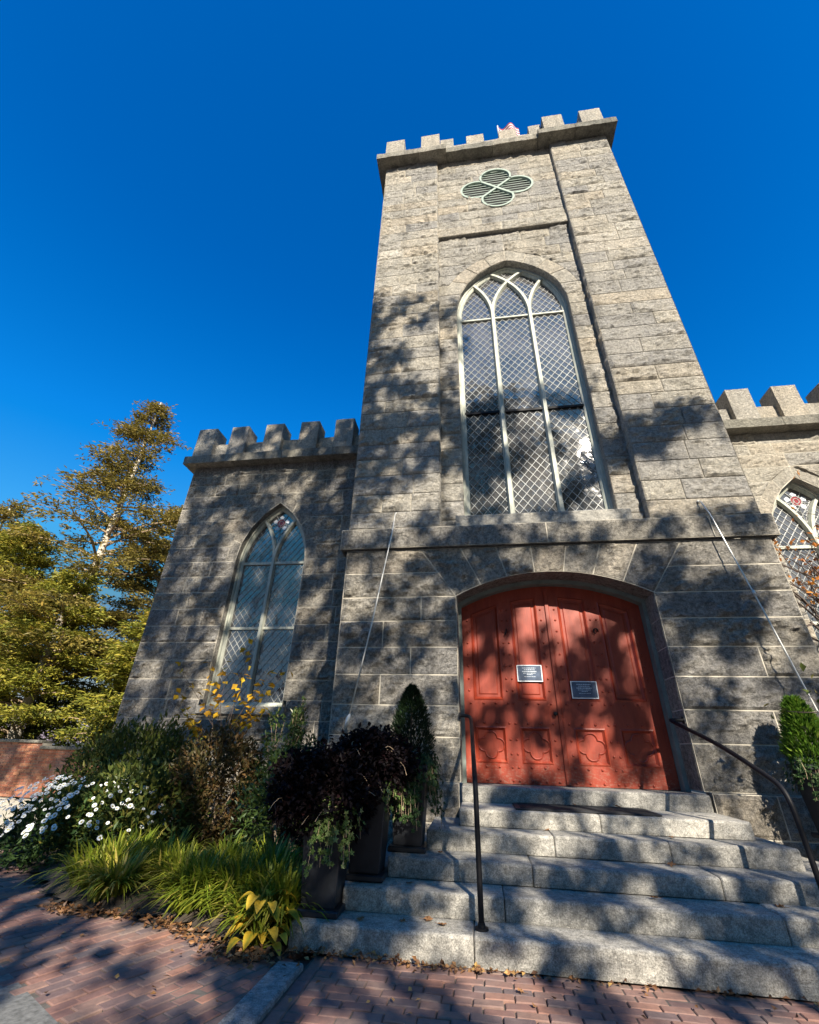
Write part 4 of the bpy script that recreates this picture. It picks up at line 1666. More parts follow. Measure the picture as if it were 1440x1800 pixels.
def leaves(mb, C, D, L, W, tint, fold=0.25, droop=0.0):
    """one folded four-point leaf at each C along D"""
    n = len(C)
    L = np.broadcast_to(L, n)[:, None]
    W = np.broadcast_to(W, n)[:, None]
    side = unit(np.cross(D, RNG.normal(size=(n, 3)) * 0.6 + np.array([0, 0, 1.0])))
    nor = np.cross(side, D)
    base = C
    tip = C + D * L - np.array([0, 0, 1.0]) * droop * L
    mid = C + D * L * 0.45
    l = mid + side * W / 2 + nor * W * fold
    r = mid - side * W / 2 + nor * W * fold
    V = np.stack([base, l, tip, r], 1).reshape(-1, 3)
    i = np.arange(n)[:, None] * 4
    F = np.concatenate([i + np.array([[0, 2, 1]]), i + np.array([[0, 3, 2]])], 0)
    mb.add(V, F, np.repeat(np.broadcast_to(tint, n), 4))


def ellipsoid_pts(n, c, r, shell=0.55, top=False, lump=0.25, seed=1, zmin=None):
    d = rand_dirs(n)
    if top:
        d[:, 2] = np.abs(d[:, 2])
    q = d * 2.2 + seed * 13.7
    rr = (1 + lump * 2 * fnoise(q, seed, 3)) * (shell + (1 - shell) * RNG.random(n) ** 0.5)
    # clear gaps: drop some lumps
    keep = fnoise(d * 4.1 + seed * 3.3, seed + 4, 2) > -0.17
    p = np.array(c) + d * rr[:, None] * np.array(r)
    if zmin is not None:
        keep &= p[:, 2] > zmin
    return p[keep], d[keep]


def clump(mb, C, D, per, rad, L, W, tint_fn, up=0.3, outw=0.8):
    n = len(C)
    P = np.repeat(C, per, 0) + RNG.normal(size=(n * per, 3)) * rad
    DD = unit(np.repeat(D, per, 0) * outw + RNG.normal(size=(n * per, 3)) * 0.7 + np.array([0, 0, up]))
    base = np.repeat(RNG.random(n), per)
    t = np.clip(tint_fn(base, RNG.random(n * per)), 0, 1)
    leaves(mb, P, DD, L * (0.7 + 0.6 * RNG.random(n * per)), W * (0.7 + 0.6 * RNG.random(n * per)), t)


def curve_pts(p0, p1, sag=0.0, wob=0.0, n=7, seed=0):
    p0, p1 = np.array(p0, float), np.array(p1, float)
    t = np.linspace(0, 1, n)[:, None]
    P = p0 + (p1 - p0) * t
    P[:, 2] += (sag * 4 * t * (1 - t))[:, 0]
    if wob:
        k = np.sin(np.linspace(0, math.pi, n))[:, None]
        P += (fnoise(P * 1.7 + seed * 7.1, seed, 2)[:, None] * np.array([1, .8, .6]) * wob * 2) * k
    return P


TB = lambda a, b: 0.6 * a + 0.4 * b


# hemlock-like tall evergreen beyond the wall
def hemlock(name, x, y, h, label, r_low, seed, z=2.2, lmat=None, step=1.0, per=13, lsz=1.0, grp='trees beyond the brick wall', pw=.62, cat='tree', bark=None):
    root = empty(name, (x, y, 0), label, cat, grp)
    m = MB()
    lean = 0.0
    zs_ = np.linspace(0, h, 18)
    P = np.stack([x + 0.12 * np.sin(zs_ * .5) * (1 - zs_ / h), y + 0 * zs_, zs_], 1)
    m.tube(P, 0.21 * (1 - zs_ / h) ** 0.8 + 0.03, 10)
    lm = MB()
    tw = MB()
    rng = random.Random(seed)
    C, D = [], []
    while z < h - 0.2:
        f = z / h
        rr = r_low * (1 - f) ** pw * (0.55 + 0.5 * rng.random())
        if f > 0.86:
            rr *= 1.0
        a = rng.random() * 6.283
        if lmat is None and 6 < z < h - 1.5 and abs((a - 5.5 + 3.1416) % 6.2832 - 3.1416) < .5 and rng.random() < .55:
            z += .04
            continue
        rise = rng.uniform(-0.05, 0.30) * rr
        p0 = np.array([x, y, z])
        p1 = p0 + np.array([math.cos(a) * rr, math.sin(a) * rr, rise])
        B = curve_pts(p0, p1, 0.06 * rr, 0.25, 8, rng.randint(0, 999))
        tw.tube(B, np.linspace(0.018 + 0.012 * rr, 0.008, 8), 5)
        nn = int(6 + rr * 8)
        for k in range(nn):
            t = rng.uniform(0.25, 1.02)
            i = min(int(t * 7), 6)
            q = B[i] + (B[i + 1] - B[i]) * (t * 7 - i)
            s = (0.16 + 0.16 * rr * t) * rng.gauss(0, 1)
            side = np.array([-math.sin(a), math.cos(a), 0])
            C.append(q + side * s + np.array([0, 0, rng.gauss(0.02, 0.07)]))
            D.append(unit(np.array([math.cos(a), math.sin(a), -0.1]) + side * np.sign(s) * 0.7))
        z += rng.uniform(0.09, 0.2) * (0.75 + 0.5 * (1 - f)) * step
    C, D = np.array(C), np.array(D)
    fr_ = C[:, 2] / h
    n = len(C)
    PP = np.repeat(C, per, 0) + RNG.normal(size=(n * per, 3)) * np.array([0.15, 0.15, 0.055])
    DD = unit(np.repeat(D, per, 0) + RNG.normal(size=(n * per, 3)) * np.array([.7, .7, .35]))
    tb = np.repeat(np.clip(0.32 + 0.5 * (RNG.random(n) - .35) + 0.12 * fr_, 0, 1), per) + RNG.normal(size=n * per) * 0.1
    leaves(lm, PP, DD, lsz * (0.17 + 0.1 * RNG.random(n * per)), lsz * (0.055 + 0.03 * RNG.random(n * per)), np.clip(tb, 0, 1))
    m.build('trunk', bark or M_PALEBARK, root, smooth=True)
    tw.build('branches', M_TWIG, root)
    lm.build('foliage', lmat or L_HEM, root)
    return root


def bush(name, c, r, label, cat, lmat, ncl, per, rad, L, W, group=None, shell=0.6, lump=0.35, seed=1, stems=6, zmin=0.05, tf=TB, up=0.3, twig=None, outw=0.8):
    root = empty(name, (c[0], c[1], 0), label, cat, group)
    P, D = ellipsoid_pts(ncl, c, r, shell, lump=lump, seed=seed, zmin=zmin)
    lm = MB()
    clump(lm, P, D, per, rad, L, W, tf, up, outw)
    lm.build('foliage', lmat, root)
    m = MB()
    rng = random.Random(seed)
    pick = [P[rng.randrange(len(P))] for _ in range(stems)]
    for p in pick:
        b = np.array([c[0] + rng.gauss(0, r[0] * .12), c[1] + rng.gauss(0, r[1] * .12), 0.0])
        m.tube(curve_pts(b, b * .12 + p * .88, 0.05, 0.1, 6, rng.randint(0, 99)), np.linspace(0.012 + 0.018 * r[2], 0.004 + .004 * r[2], 6), 6)
    m.build('stems', twig or M_TWIG, root)
    return root


hemlock('hemlock_tree', -18.8, 10.0, 18.9, 'tall sparse evergreen with a pale straight trunk beyond the brick wall', 7.4, 4, pw=.78)
hemlock('hemlock_tree', -27.5, 11.5, 13.5, 'shorter sparse evergreen at the left edge of the picture', 5.0, 9)

hemlock('hemlock_tree', -17.6, 13.0, 13.4, 'sparse evergreen behind the tall one, reaching the church corner', 6.0, 31, pw=.7)
YK = dict(z=1.15, lmat=L_YEW, step=0.5, per=16, lsz=0.95, grp='yews behind the brick wall', pw=.5, bark=M_BARK)
hemlock('yew_tree', -17.6, 8.2, 7.6, 'golden green spreading yew overhanging the brick wall', 3.4, 21, **YK)
hemlock('yew_tree', -13.4, 8.4, 6.0, 'dense yew between the brick wall and the church corner', 2.6, 22, **YK)
hemlock('yew_tree', -22.2, 9.2, 10.5, 'tall golden green yew at the far left behind the brick wall', 3.9, 23, **YK)

bush('dark_yew', (-14.6, 9.8, 1.9), (4.2, .9, 1.7), 'low dark yew hedge close behind the brick wall', 'hedge', L_DARK, 700, 14, .2, .17, .08, seed=77, stems=8, zmin=.3)
# brick garden wall
bw = empty('brick_wall', (-15, 5.9, 0), 'low red brick garden wall under the evergreens, stepping down toward the church', 'wall')
for (x0, x1, h) in ((-40, -14.0, 1.40), (-14.0, -9.6, 1.2)):
    m = MB()
    nz = int(h / 0.075)
    for k in range(nz):
        x = x0 - (0.11 if k % 2 else 0)
        while x < x1 - 0.015:
            if x > -24:
                e = min(x + 0.212, x1)
                m.box((max(x, x0), 5.9 + random.gauss(0, .002), k * .075 + .006), (e - .008, 6.0, (k + 1) * .075 - .003), random.random())
            x += 0.22
    m.box((x0, 5.912, 0), (x1 - .002, 6.24, nz * 0.075), 0.4, mi=1)
    m.build('brickwork', [M_WALLBRICK, M_MORTAR], bw)
    m = MB()
    m.box((x0, 5.84, nz * .075 + .001), (x1 - .003, 6.30, nz * .075 + 0.08), 0.3, 0.012)
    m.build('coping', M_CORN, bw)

# ------------------------------------------------------------------ planting by the wall
bush('dark_shrub', (-7.15, 1.1, 0.75), (1.25, 0.95, 0.95), 'dark olive feathery shrub under the left church window', 'shrub', L_DARK, 900, 13, 0.10, 0.105, 0.04, seed=12, stems=9, up=0.6)
bush('brown_shrub', (-5.35, 0.55, 0.72), (0.62, 0.6, 0.86), 'bronze brown shrub between the dark olive shrub and the tall green one', 'shrub', L_BROWN, 520, 13, 0.085, 0.085, 0.04, seed=14, stems=9, up=0.2)
bush('olive_shrub', (-6.3, 0.0, 0.5), (0.95, 0.7, 0.62), 'low mottled olive shrub behind the lily turf', 'shrub', L_DARK, 460, 12, 0.10, 0.10, 0.045, seed=15, stems=7, up=0.5, tf=lambda a, b: .5 * a + .5 * b)

# tall glossy shrub
root = empty('glossy_shrub', (-4.4, 0.6, 0), 'tall loose glossy green shrub beside the tower corner', 'shrub')
lm, sm = MB(), MB()
rng = random.Random(21)
for k in range(34):
    a = rng.random() * 6.28
    top = np.array([-4.36 + math.cos(a) * rng.uniform(.05, .75), 0.7 + math.sin(a) * rng.uniform(.05, .55), rng.uniform(1.05, 2.2)])
    if top[2] > 1.75:
        top[0] = -4.25 + rng.gauss(0, .16)
    B = curve_pts((-4.4 + rng.gauss(0, .12), 0.6 + rng.gauss(0, .1), 0.05), top, 0.1, 0.12, 9, k)
    sm.tube(B, np.linspace(0.011, 0.003, 9), 5)
    n = 95
    t = np.sort(RNG.uniform(0.25, 1.0, n))
    i = np.minimum((t * 8).astype(int), 7)
    q = B[i] + (B[i + 1] - B[i]) * (t * 8 - i)[:, None]
    D = unit(RNG.normal(size=(n, 3)) + np.array([0, 0, .5]))
    leaves(lm, q + RNG.normal(size=(n, 3)) * 0.025, D, 0.075 + .03 * RNG.random(n), 0.03 + .012 * RNG.random(n), np.clip(.45 + RNG.normal(size=n) * .25, 0, 1))
sm.build('stems', M_TWIG, root)
lm.build('foliage', L_ABELIA, root)
bush('green_shrub', (-3.85, -0.1, 0.6), (0.6, 0.6, 0.72), 'mid green shrub behind the dark purple planter foliage', 'shrub', L_ABELIA, 330, 12, 0.09, 0.09, 0.04, seed=23, stems=7, tf=lambda a, b: .3 * a + .35 * b)

# sapling with yellow leaves
root = empty('yellow_sapling', (-5.72, 1.1, 0), 'slender sapling with sparse yellow leaves before the left church window', 'tree')
sm, lm = MB(), MB()
base_ = np.array([-5.78, 1.1, 0.0])
fork = np.array([-5.72, 1.1, 1.55])
sm.tube(curve_pts(base_, fork, 0, .05, 6, 3), np.linspace(.026, .018, 6), 7)
sm.tube(curve_pts(base_ + [.02, 0.02, 0], (-5.95, 1.1, 1.7), 0, .08, 6, 4), np.linspace(.018, .010, 6), 6)
bm_ = MB()
tips = [(-6.95, 1.1, 2.62), (-6.35, 1.0, 2.85), (-5.95, 1.15, 2.72), (-5.45, 1.05, 2.75), (-4.95, 1.1, 2.65), (-4.72, 1.05, 2.45), (-5.1, .9, 2.2), (-6.75, .95, 2.15), (-6.9, 1.2, 1.9), (-6.5, .9, 1.75), (-5.6, 1.1, 2.95), (-5.25, 1.2, 1.95), (-4.9, .9, 1.8), (-6.2, 1.2, 2.3)]
rng = random.Random(6)
for k, tp in enumerate(tips):
    tp = (tp[0], tp[1], tp[2] + .2)
    s = fork + (np.array([rng.gauss(0, .05), 0, rng.uniform(-.25, .1)]))
    B = curve_pts(s, tp, -0.03, .12, 8, 40 + k)
    bm_.tube(B, np.linspace(.0065, .002, 8), 5)
    n = rng.randint(9, 14)
    t = RNG.uniform(.35, 1.02, n)
    i = np.minimum((t * 7).astype(int), 6)
    q = B[i] + (B[i + 1] - B[i]) * (t * 7 - i)[:, None]
    D = unit(RNG.normal(size=(n, 3)) * np.array([.8, .6, .4]) + np.array([0, -.4, -.5]))
    leaves(lm, q + RNG.normal(size=(n, 3)) * .03, D, .12 + .03 * RNG.random(n), .095 + .025 * RNG.random(n), np.clip(RNG.random(n), 0, 1), fold=.15)
sm.build('trunk', M_TWIG, root)
bm_.build('branches', M_DARKTWIG, root)
lm.build('foliage', L_YELLOW, root)


# daisies
root = empty('daisy_bush', (-6.9, -0.3, 0), 'bushy clump of white daisies at the corner of the brick path', 'flowers')
P, D = ellipsoid_pts(700, (-6.85, -0.25, 0.32), (0.98, 0.72, 0.52), .6, lump=.25, seed=31, zmin=.02)
lm = MB()
clump(lm, P, D, 10, .075, .085, .034, TB, .4)
lm.build('foliage', L_DAISY, root)
fm = MB()
n = 15
for k in range(n):
    t = 2 * math.pi * k / n
    u = np.array([math.cos(t), math.sin(t), 0])
    s = np.array([-math.sin(t), math.cos(t), 0])
    fm.add([u * .012, u * .036 + s * .0085 + [0, 0, .006], u * .046 + [0, 0, .003], u * .036 - s * .0085 + [0, 0, .006]], [(0, 1, 2, 3)], random.random())
ctr = [(0, 0, .012)] + [(.013 * math.cos(2 * math.pi * k / 8), .013 * math.sin(2 * math.pi * k / 8), .004) for k in range(8)]
fm.add(ctr, [(0, 1 + k, 1 + (k + 1) % 8) for k in range(8)], .5, mi=1)
first = None
more = MB()
rng = random.Random(8)
cnt = 0
while cnt < 250:
    a = rng.uniform(0, 6.283)
    el = math.asin(rng.uniform(0.02, 0.95))
    d = np.array([math.cos(a) * math.cos(el), math.sin(a) * math.cos(el), math.sin(el)])
    vis = d[0] * .55 - d[1] * .75 + d[2] * .35
    if vis < .12 or (d[2] < .12 and rng.random() < .8) or (d[0] > .3 and rng.random() < .65):
        continue
    p = np.array([-6.85, -0.25, 0.36]) + d * np.array([1.04, .78, .56]) * rng.uniform(1.10, 1.24)
    if cnt >= 98:
        nd = Vector((d[0] * .6 + rng.gauss(0, .25), d[1] * .6 - .2 + rng.gauss(0, .25), .6))
        mt = nd.to_track_quat('Z', 'Y').to_matrix()
        sc_ = rng.uniform(.45, .75)
        base_n = more.n
        for V_, tn_ in zip(fm.v, fm.tn):
            more.v.append(np.array([list(mt @ Vector(q * sc_)) for q in V_]) + p)
            more.tn.append(tn_)
        more.f += [[i + base_n for i in q] for q in fm.f]
        more.mi += fm.mi
        more.n += fm.n
        cnt += 1
        continue
    if first is None:
        first = fm.build('flower', [L_PETAL, M_EYE], root)
        o = first
    else:
        o = copy_part(first, root, (0, 0, 0))
    o.location = Vector(p) - Vector(world_loc(root))
    nd = Vector((d[0] * .6 + rng.gauss(0, .2), d[1] * .6 - .25 + rng.gauss(0, .2), .7))
    o.rotation_euler = nd.to_track_quat('Z', 'Y').to_euler()
    s = rng.uniform(.52, .8)
    o.scale = (s, s, s)
    cnt += 1


tag(more.build('small_flowers', [L_PETAL, M_EYE], root), kind='stuff')


# lily-turf clumps
def blades(mb, cx, cy, z0, n, L, spread, rng, tint0):
    for k in range(n):
        a = rng.random() * 6.283
        ln = L * rng.uniform(.65, 1.15)
        r0 = rng.uniform(0, .11)
        bx, by = cx + r0 * math.cos(a), cy + r0 * math.sin(a)
        out = rng.uniform(.25, 1.0) * spread
        wd = rng.uniform(.009, .016)
        ts = np.linspace(0, 1, 6)
        rad = out * ln * ts ** 1.3
        zz = ln * (ts * (1.0 - .15 * out) - (0.75 * out) * ts ** 2.4)
        tw = a + rng.gauss(0, .25)
        px, py = bx + rad * math.cos(tw), by + rad * math.sin(tw)
        sx, sy = -math.sin(tw), math.cos(tw)
        w2 = wd * np.array([.7, 1, 1, .85, .55, .08])
        V = np.concatenate([np.stack([px + sx * w2, py + sy * w2, z0 + zz], 1), np.stack([px - sx * w2, py - sy * w2, z0 + zz], 1)])
        t = min(1, max(0, tint0 + rng.gauss(0, .2)))
        tt = np.clip(t + np.concatenate([ts, ts]) * .15, 0, 1)
        mb.add(V, [(i, i + 1, 7 + i, 6 + i) for i in range(5)], tt)


GR = [(-5.35, -1.35, .62, .55, 'green lily turf tuft nearest the daisies'), (-4.98, -1.72, .5, .75, 'straw tipped lily turf tuft on the curve of the brick path'), (-4.85, -1.1, .62, .5, 'tall upright lily turf tuft in the middle of the bed'),
      (-4.4, -1.5, .55, .6, 'bright yellow green lily turf tuft with a sunlit top'), (-4.05, -1.75, .58, .5, 'arching lily turf tuft spilling on the brick path edge'), (-3.65, -1.75, .58, .45, 'dark green lily turf tuft left of the yellow hosta'),
      (-3.3, -1.85, .6, .45, 'broad dark green lily turf tuft behind the yellow hosta'), (-4.2, -1.0, .62, .5, 'lily turf tuft close before the bronze brown shrub'), (-3.6, -1.15, .62, .42, 'lily turf tuft under the dark purple foliage'),
      (-3.05, -2.1, .55, .5, 'lily turf tuft crowded against the lowest step'), (-5.5, -0.8, .55, .5, 'lily turf tuft tucked between daisies and olive shrub')]
rng = random.Random(17)
for (x, y_, L, tn, lab) in GR:
    m = MB()
    blades(m, x, y_, 0.08, 230, L, .95, rng, tn)
    for q in range(3):
        blades(m, x + rng.gauss(0, .13), y_ + rng.gauss(0, .12), 0.06, 70, L * .9, 1.0, rng, tn)
    tag(m.build('grass_tuft', L_GRASS, loc=(x, y_, .06)), lab, 'grass tuft', 'lily turf tufts along the bed')

# yellow hosta
root = empty('hosta', (-3.1, -2.42, 0), 'yellowing broad leaved hosta at the corner of the steps', 'plant')
m = MB()
rng = random.Random(3)
for k in range(60):
    a = rng.uniform(0, 6.283)
    el = rng.uniform(.1, 1.35)
    ln = rng.uniform(.10, .155)
    st = rng.uniform(.06, .33)
    d = np.array([math.cos(a) * math.cos(el), math.sin(a) * math.cos(el), math.sin(el)])
    b0 = np.array([-3.1, -2.42, .03]) + d * st * np.array([.8, .8, 1.1])
    ts = np.linspace(0, 1, 7)
    side = np.array([-math.sin(a), math.cos(a), 0])
    fwd = np.array([math.cos(a), math.sin(a), 0])
    mid = b0 + np.outer(ts * ln, fwd) + np.outer(ln * (ts * .55 - .95 * ts ** 2), [0, 0, 1])
    wv = ln * .36 * np.sin(np.pi * np.clip(ts * .93 + .07, 0, 1)) ** .8
    up_ = wv * .28
    V = np.concatenate([mid + np.outer(wv, side) + np.outer(up_, [0, 0, 1]), mid, mid - np.outer(wv, side) + np.outer(up_, [0, 0, 1])])
    F = []
    for i in range(6):
        F += [(i, i + 1, 8 + i, 7 + i), (7 + i, 8 + i, 15 + i, 14 + i)]
    t = rng.choice([.15, .3, .5, .65, .75, .9])
    ed = np.concatenate([np.full(7, t + .25), np.full(7, t - .12), np.full(7, t + .25)])
    m.add(V, F, np.clip(ed, 0, 1))
    m.tube([(-3.1, -2.42, .0), b0], .006, 5, tint=.3)
m.build('leaves', L_HOSTA, root, smooth=True)


# ------------------------------------------------------------------ planters
def planter(x, y, z, h, label, w0=.145, w1=.2):
    e = empty('planter', (x, y, z), label, 'planter', 'tall black planters on the steps')
    m = MB()
    rings = []
    prof = [(w0, .05), (w0 + .004, .06), (w0 + (w1 - w0) * .9, h - .05), (w1 + .015, h - .045), (w1 + .015, h), (w1 - .02, h), (w1 - .03, h - .10)]
    for hw, zz in prof:
        c = hw * .06
        rings.append([(sx * (hw - (c if q else 0)), sy * (hw - (0 if q else c))) for sx, sy, q in ((-1, -1, 0), (-1, -1, 1), (1, -1, 1), (1, -1, 0), (1, 1, 0), (1, 1, 1), (-1, 1, 1), (-1, 1, 0))])
    V = [(x + p[0], y + p[1], z + prof[i][1]) for i, r_ in enumerate(rings) for p in r_]
    F = [(i * 8 + k, i * 8 + (k + 1) % 8, (i + 1) * 8 + (k + 1) % 8, (i + 1) * 8 + k) for i in range(len(prof) - 1) for k in range(8)]
    F.append(tuple((len(prof) - 1) * 8 + k for k in range(8)))
    m.add(V, F)
    m.build('pot', M_POT, e)
    m = MB()
    m.box((x - .2, y - .2, z + .001), (x + .2, y + .2, z + .05), .5, .01)
    m.build('base', M_POT, e)
    return e


P1, P2, P3, P4 = (-2.69, -2.10, .185), (-2.39, -1.70, .359), (-2.04, -1.28, .523), (2.62, -0.50, .699)
planter(*P1, .80, 'tall black planter on the lowest step, trailing pale ivy')
planter(*P2, .80, 'tall black planter in the middle of the row of three')
planter(*P3, .78, 'tall black planter with the pointed dark conifer, nearest the doors')
planter(P4[0], P4[1], P4[2], .72, 'tall black planter right of the steps under the bright arborvitae')


# dark purple trailing foliage
def purple(x, y, z, rx, ry, rz, label, seed):
    root = empty('purple_foliage_plant', (x, y, z), label, 'plant', 'dark purple plants in the planters')
    P, D = ellipsoid_pts(620, (x, y, z), (rx, ry, rz), .55, lump=.3, seed=seed)
    lm = MB()
    clump(lm, P, D, 22, .05, .055, .042, lambda a, b: .8 * b + .2 * a, .0)
    lm.build('foliage', L_PURPLE, root)
    sm = MB()
    rng = random.Random(seed)
    for k in range(70):
        a = P[rng.randrange(len(P))]
        b = a + np.array([rng.gauss(0, .12), rng.gauss(0, .12), rng.gauss(-.02, .09)])
        sm.tube(curve_pts(a, b, .05, .1, 5, k), .0028, 4)
    sm.build('stems', M_TWIG, root)
    rm = MB()
    q = P[(D[:, 1] < 0)]
    q = q[RNG.integers(0, len(q), 8)]
    leaves(rm, q + np.array([0, -.03, 0]), rand_dirs(8), .085, .07, RNG.random(8))
    rm.build('red_leaves', L_RED, root)


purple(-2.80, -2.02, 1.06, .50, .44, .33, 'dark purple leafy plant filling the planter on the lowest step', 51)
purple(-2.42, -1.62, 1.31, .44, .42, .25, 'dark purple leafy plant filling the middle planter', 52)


def ivy(name, label, anchor, pot, n, lmat, seed, drop, half, cat='ivy'):
    """strands hanging over a planter's rim"""
    x, y, z = pot
    root = empty(name, anchor, label, cat, 'ivy trailing from the planters')
    lm, sm = MB(), MB()
    rng = random.Random(seed)
    for k in range(n):
        a = rng.uniform(half[0], half[1])
        r0 = rng.uniform(.16, .26)
        p = np.array([x + r0 * math.cos(a), y + r0 * math.sin(a), anchor[2] + rng.uniform(-.02, .06)])
        ln = drop * rng.uniform(.35, 1.0)
        ts = np.linspace(0, 1, 8)
        B = p + np.outer(np.sin(ts * 1.6) * .09, [math.cos(a), math.sin(a), 0]) + np.outer(-ts ** 1.3 * ln + .05 * np.sin(ts * 3), [0, 0, 1]) + np.outer(np.sin(ts * 5 + k) * .02, [-math.sin(a), math.cos(a), 0])
        sm.tube(B, .0025, 4)
        m_ = int(10 + ln * 42)
        t = RNG.uniform(.05, 1, m_)
        i = np.minimum((t * 7).astype(int), 6)
        q = B[i] + (B[i + 1] - B[i]) * (t * 7 - i)[:, None] + RNG.normal(size=(m_, 3)) * .02
        for c in q:
            # five-lobed leaf
            s = rng.uniform(.022, .034)
            d = unit(np.array([math.cos(a) + rng.gauss(0, .4), math.sin(a) + rng.gauss(0, .4), rng.gauss(.35, .3)]))
            u = unit(np.cross(d, np.array([0, 0, 1.0])) + 1e-6)
            v = np.cross(u, d)
            rot = rng.gauss(0, .5)
            pts = []
            for j in range(10):
                th = rot + -math.pi / 2 + j * math.pi / 5
                rr = s * (1.0 if j % 2 else .5) * (1.15 if j == 5 else 1)
                pts.append(c + u * rr * math.cos(th) + v * rr * math.sin(th) + d * (.004 if j % 2 else -.001))
            lm.add([c + d * .004] + pts, [(0, 1 + j, 1 + (j + 1) % 10) for j in range(10)], min(1, max(0, .5 + rng.gauss(0, .28))))
    sm.build('stems', M_TWIG, root)
    lm.build('foliage', lmat, root)


ivy('ivy', 'pale green ivy trailing from the planter on the lowest step', (-2.69, -2.25, .98), P1, 20, L_IVY, 61, .52, (-2.6, -.2))
ivy('ivy', 'thin ivy strands trailing from the middle planter', (-2.39, -1.85, 1.16), P2, 7, L_IVY, 62, .42, (-1.6, .1))
ivy('ivy', 'deep green bushy ivy trailing from the planter nearest the doors', (-2.04, -1.4, 1.33), P3, 62, L_DKIVY, 63, .62, (-3.2, .9))
ivy('ivy', 'dark ivy trailing from the right hand planter', (2.62, -.65, 1.42), P4, 26, L_DKIVY, 64, .4, (-3.6, -.6))


def conifer(name, x, y, z, h, r, label, lmat, n, L, W, seed, frond=False):
    root = empty(name, (x, y, z), label, 'conifer')
    t = RNG.random(n) ** 0.8
    a = RNG.random(n) * 6.283
    prof = np.clip(np.minimum(1, (t * 4.5 + .25)) * (1 - t) ** .62 * 1.25, 0, 1)
    nn = 1 + .5 * fnoise(np.stack([np.cos(a) * 2.3, np.sin(a) * 2.3, t * 7 + seed], 1), seed, 3)
    rr = r * prof * nn * (0.62 + .38 * RNG.random(n))
    P = np.stack([x + rr * np.cos(a), y + rr * np.sin(a), z + t * h], 1)
    D = unit(np.stack([np.cos(a) * .8, np.sin(a) * .8, np.full(n, .9)], 1) + RNG.normal(size=(n, 3)) * .3)
    lm = MB()
    tb = np.clip(.45 + .9 * fnoise(np.stack([np.cos(a) * 3, np.sin(a) * 3, t * 9], 1), seed + 1, 2) + RNG.normal(size=n) * .15, 0, 1)
    leaves(lm, P, D, L * (.7 + .6 * RNG.random(n)), W * (.7 + .6 * RNG.random(n)), tb)
    lm.build('foliage', lmat, root)
    m = MB()
    m.tube([(x, y, z), (x, y, z + h * .9)], [.022, .006], 6)
    m.build('trunk', M_DARKTWIG, root)


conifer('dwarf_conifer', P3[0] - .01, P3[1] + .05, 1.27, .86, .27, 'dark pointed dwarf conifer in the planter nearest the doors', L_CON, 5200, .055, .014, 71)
conifer('arborvitae', P4[0], P4[1], 1.30, .80, .26, 'bright green arborvitae in the planter right of the steps', L_ARB, 3600, .085, .026, 72)

# ------------------------------------------------------------------ small tree right of the steps
root = empty('small_tree', (5.2, 1.5, 0), 'bare twiggy small tree with orange leaves before the right church window', 'tree')
sm, lm = MB(), MB()
rng = random.Random(33)
tb_ = np.array([5.3, 1.5, 0.0])
fk = np.array([5.2, 1.5, 2.6])
sm.tube(curve_pts(tb_, fk, 0, .1, 6, 1), np.linspace(.07, .05, 6), 8)
ends = []


def branch(p, d, ln, r, lvl):
    p1 = p + d * ln
    B = curve_pts(p, p1, 0.03 * ln, .22 * ln, 6, rng.randint(0, 9999))
    sm.tube(B, np.linspace(r, r * .55, 6), 5)
    if lvl == 0:
        ends.append((B[-1], d))
        return
    n = 3 if lvl > 1 else 3
    for k in range(n):
        t = rng.uniform(.4, 1.0)
        i = min(int(t * 5), 4)
        q = B[i] + (B[i + 1] - B[i]) * (t * 5 - i)
        nd = unit(d + np.array([rng.gauss(0, .6), rng.gauss(0, .45), rng.gauss(.08, .5)]))
        branch(q, nd, ln * rng.uniform(.5, .8), r * .55, lvl - 1)


for d in ((-.4, .0, .9), (-.15, -.1, 1.0), (.3, .1, .9), (-.55, -.1, .7), (.1, .0, .9), (-.2, .1, 1.2), (-.3, -.2, 1.0)):
    branch(fk, unit(np.array(d)), rng.uniform(1.2, 1.8), .034, 3)
E_ = np.array([e[0] for e in ends])
sel = RNG.random(len(E_)) < 0.6
q = np.repeat(E_[sel], 3, 0)
q = q + RNG.normal(size=q.shape) * .05
leaves(lm, q, unit(RNG.normal(size=q.shape) + np.array([0, 0, -.5])), .085 + .03 * RNG.random(len(q)), .05 + .02 * RNG.random(len(q)), RNG.random(len(q)))
sm.build('branches', M_DARKTWIG, root)
lm.build('foliage', L_ORANGE, root)

# low plants right of the steps
bush('low_shrub', (3.3, -1.0, .45), (.55, .5, .5), 'low dark shrub by the planter right of the steps', 'shrub', L_DARK, 260, 12, .08, .08, .04, seed=81, stems=5)

# ------------------------------------------------------------------ fallen leaves
m = MB()
n = 520
x = RNG.uniform(-2.85, 2.6, n)
sel = RNG.random(n) < np.where(x < -1.2, .9, .28)
x = x[sel]
P = np.stack([x, -2.42 - np.abs(RNG.normal(size=len(x))) * np.where(x < -1.6, .055, .03), .012 + RNG.random(len(x)) * np.where(x < -1.8, .035, .008)], 1)
leaves(m, P, unit(RNG.normal(size=P.shape) * np.array([1, 1, .25])), .035 + .025 * RNG.random(len(x)), .022 + .014 * RNG.random(len(x)), RNG.random(len(x)), fold=.3)
n = 420
t = RNG.random(n)
edgep = np.array(BED[:6])
sx = t * 4.999
i = sx.astype(int)
ex = edgep[i] + (edgep[np.minimum(i + 1, 5)] - edgep[i]) * (sx - i)[:, None]
wgt = np.where(t < .25, .10, .06)
P = np.stack([ex[:, 0] + RNG.normal(size=n) * wgt, ex[:, 1] + RNG.normal(size=n) * wgt, .015 + RNG.random(n) * .03], 1)
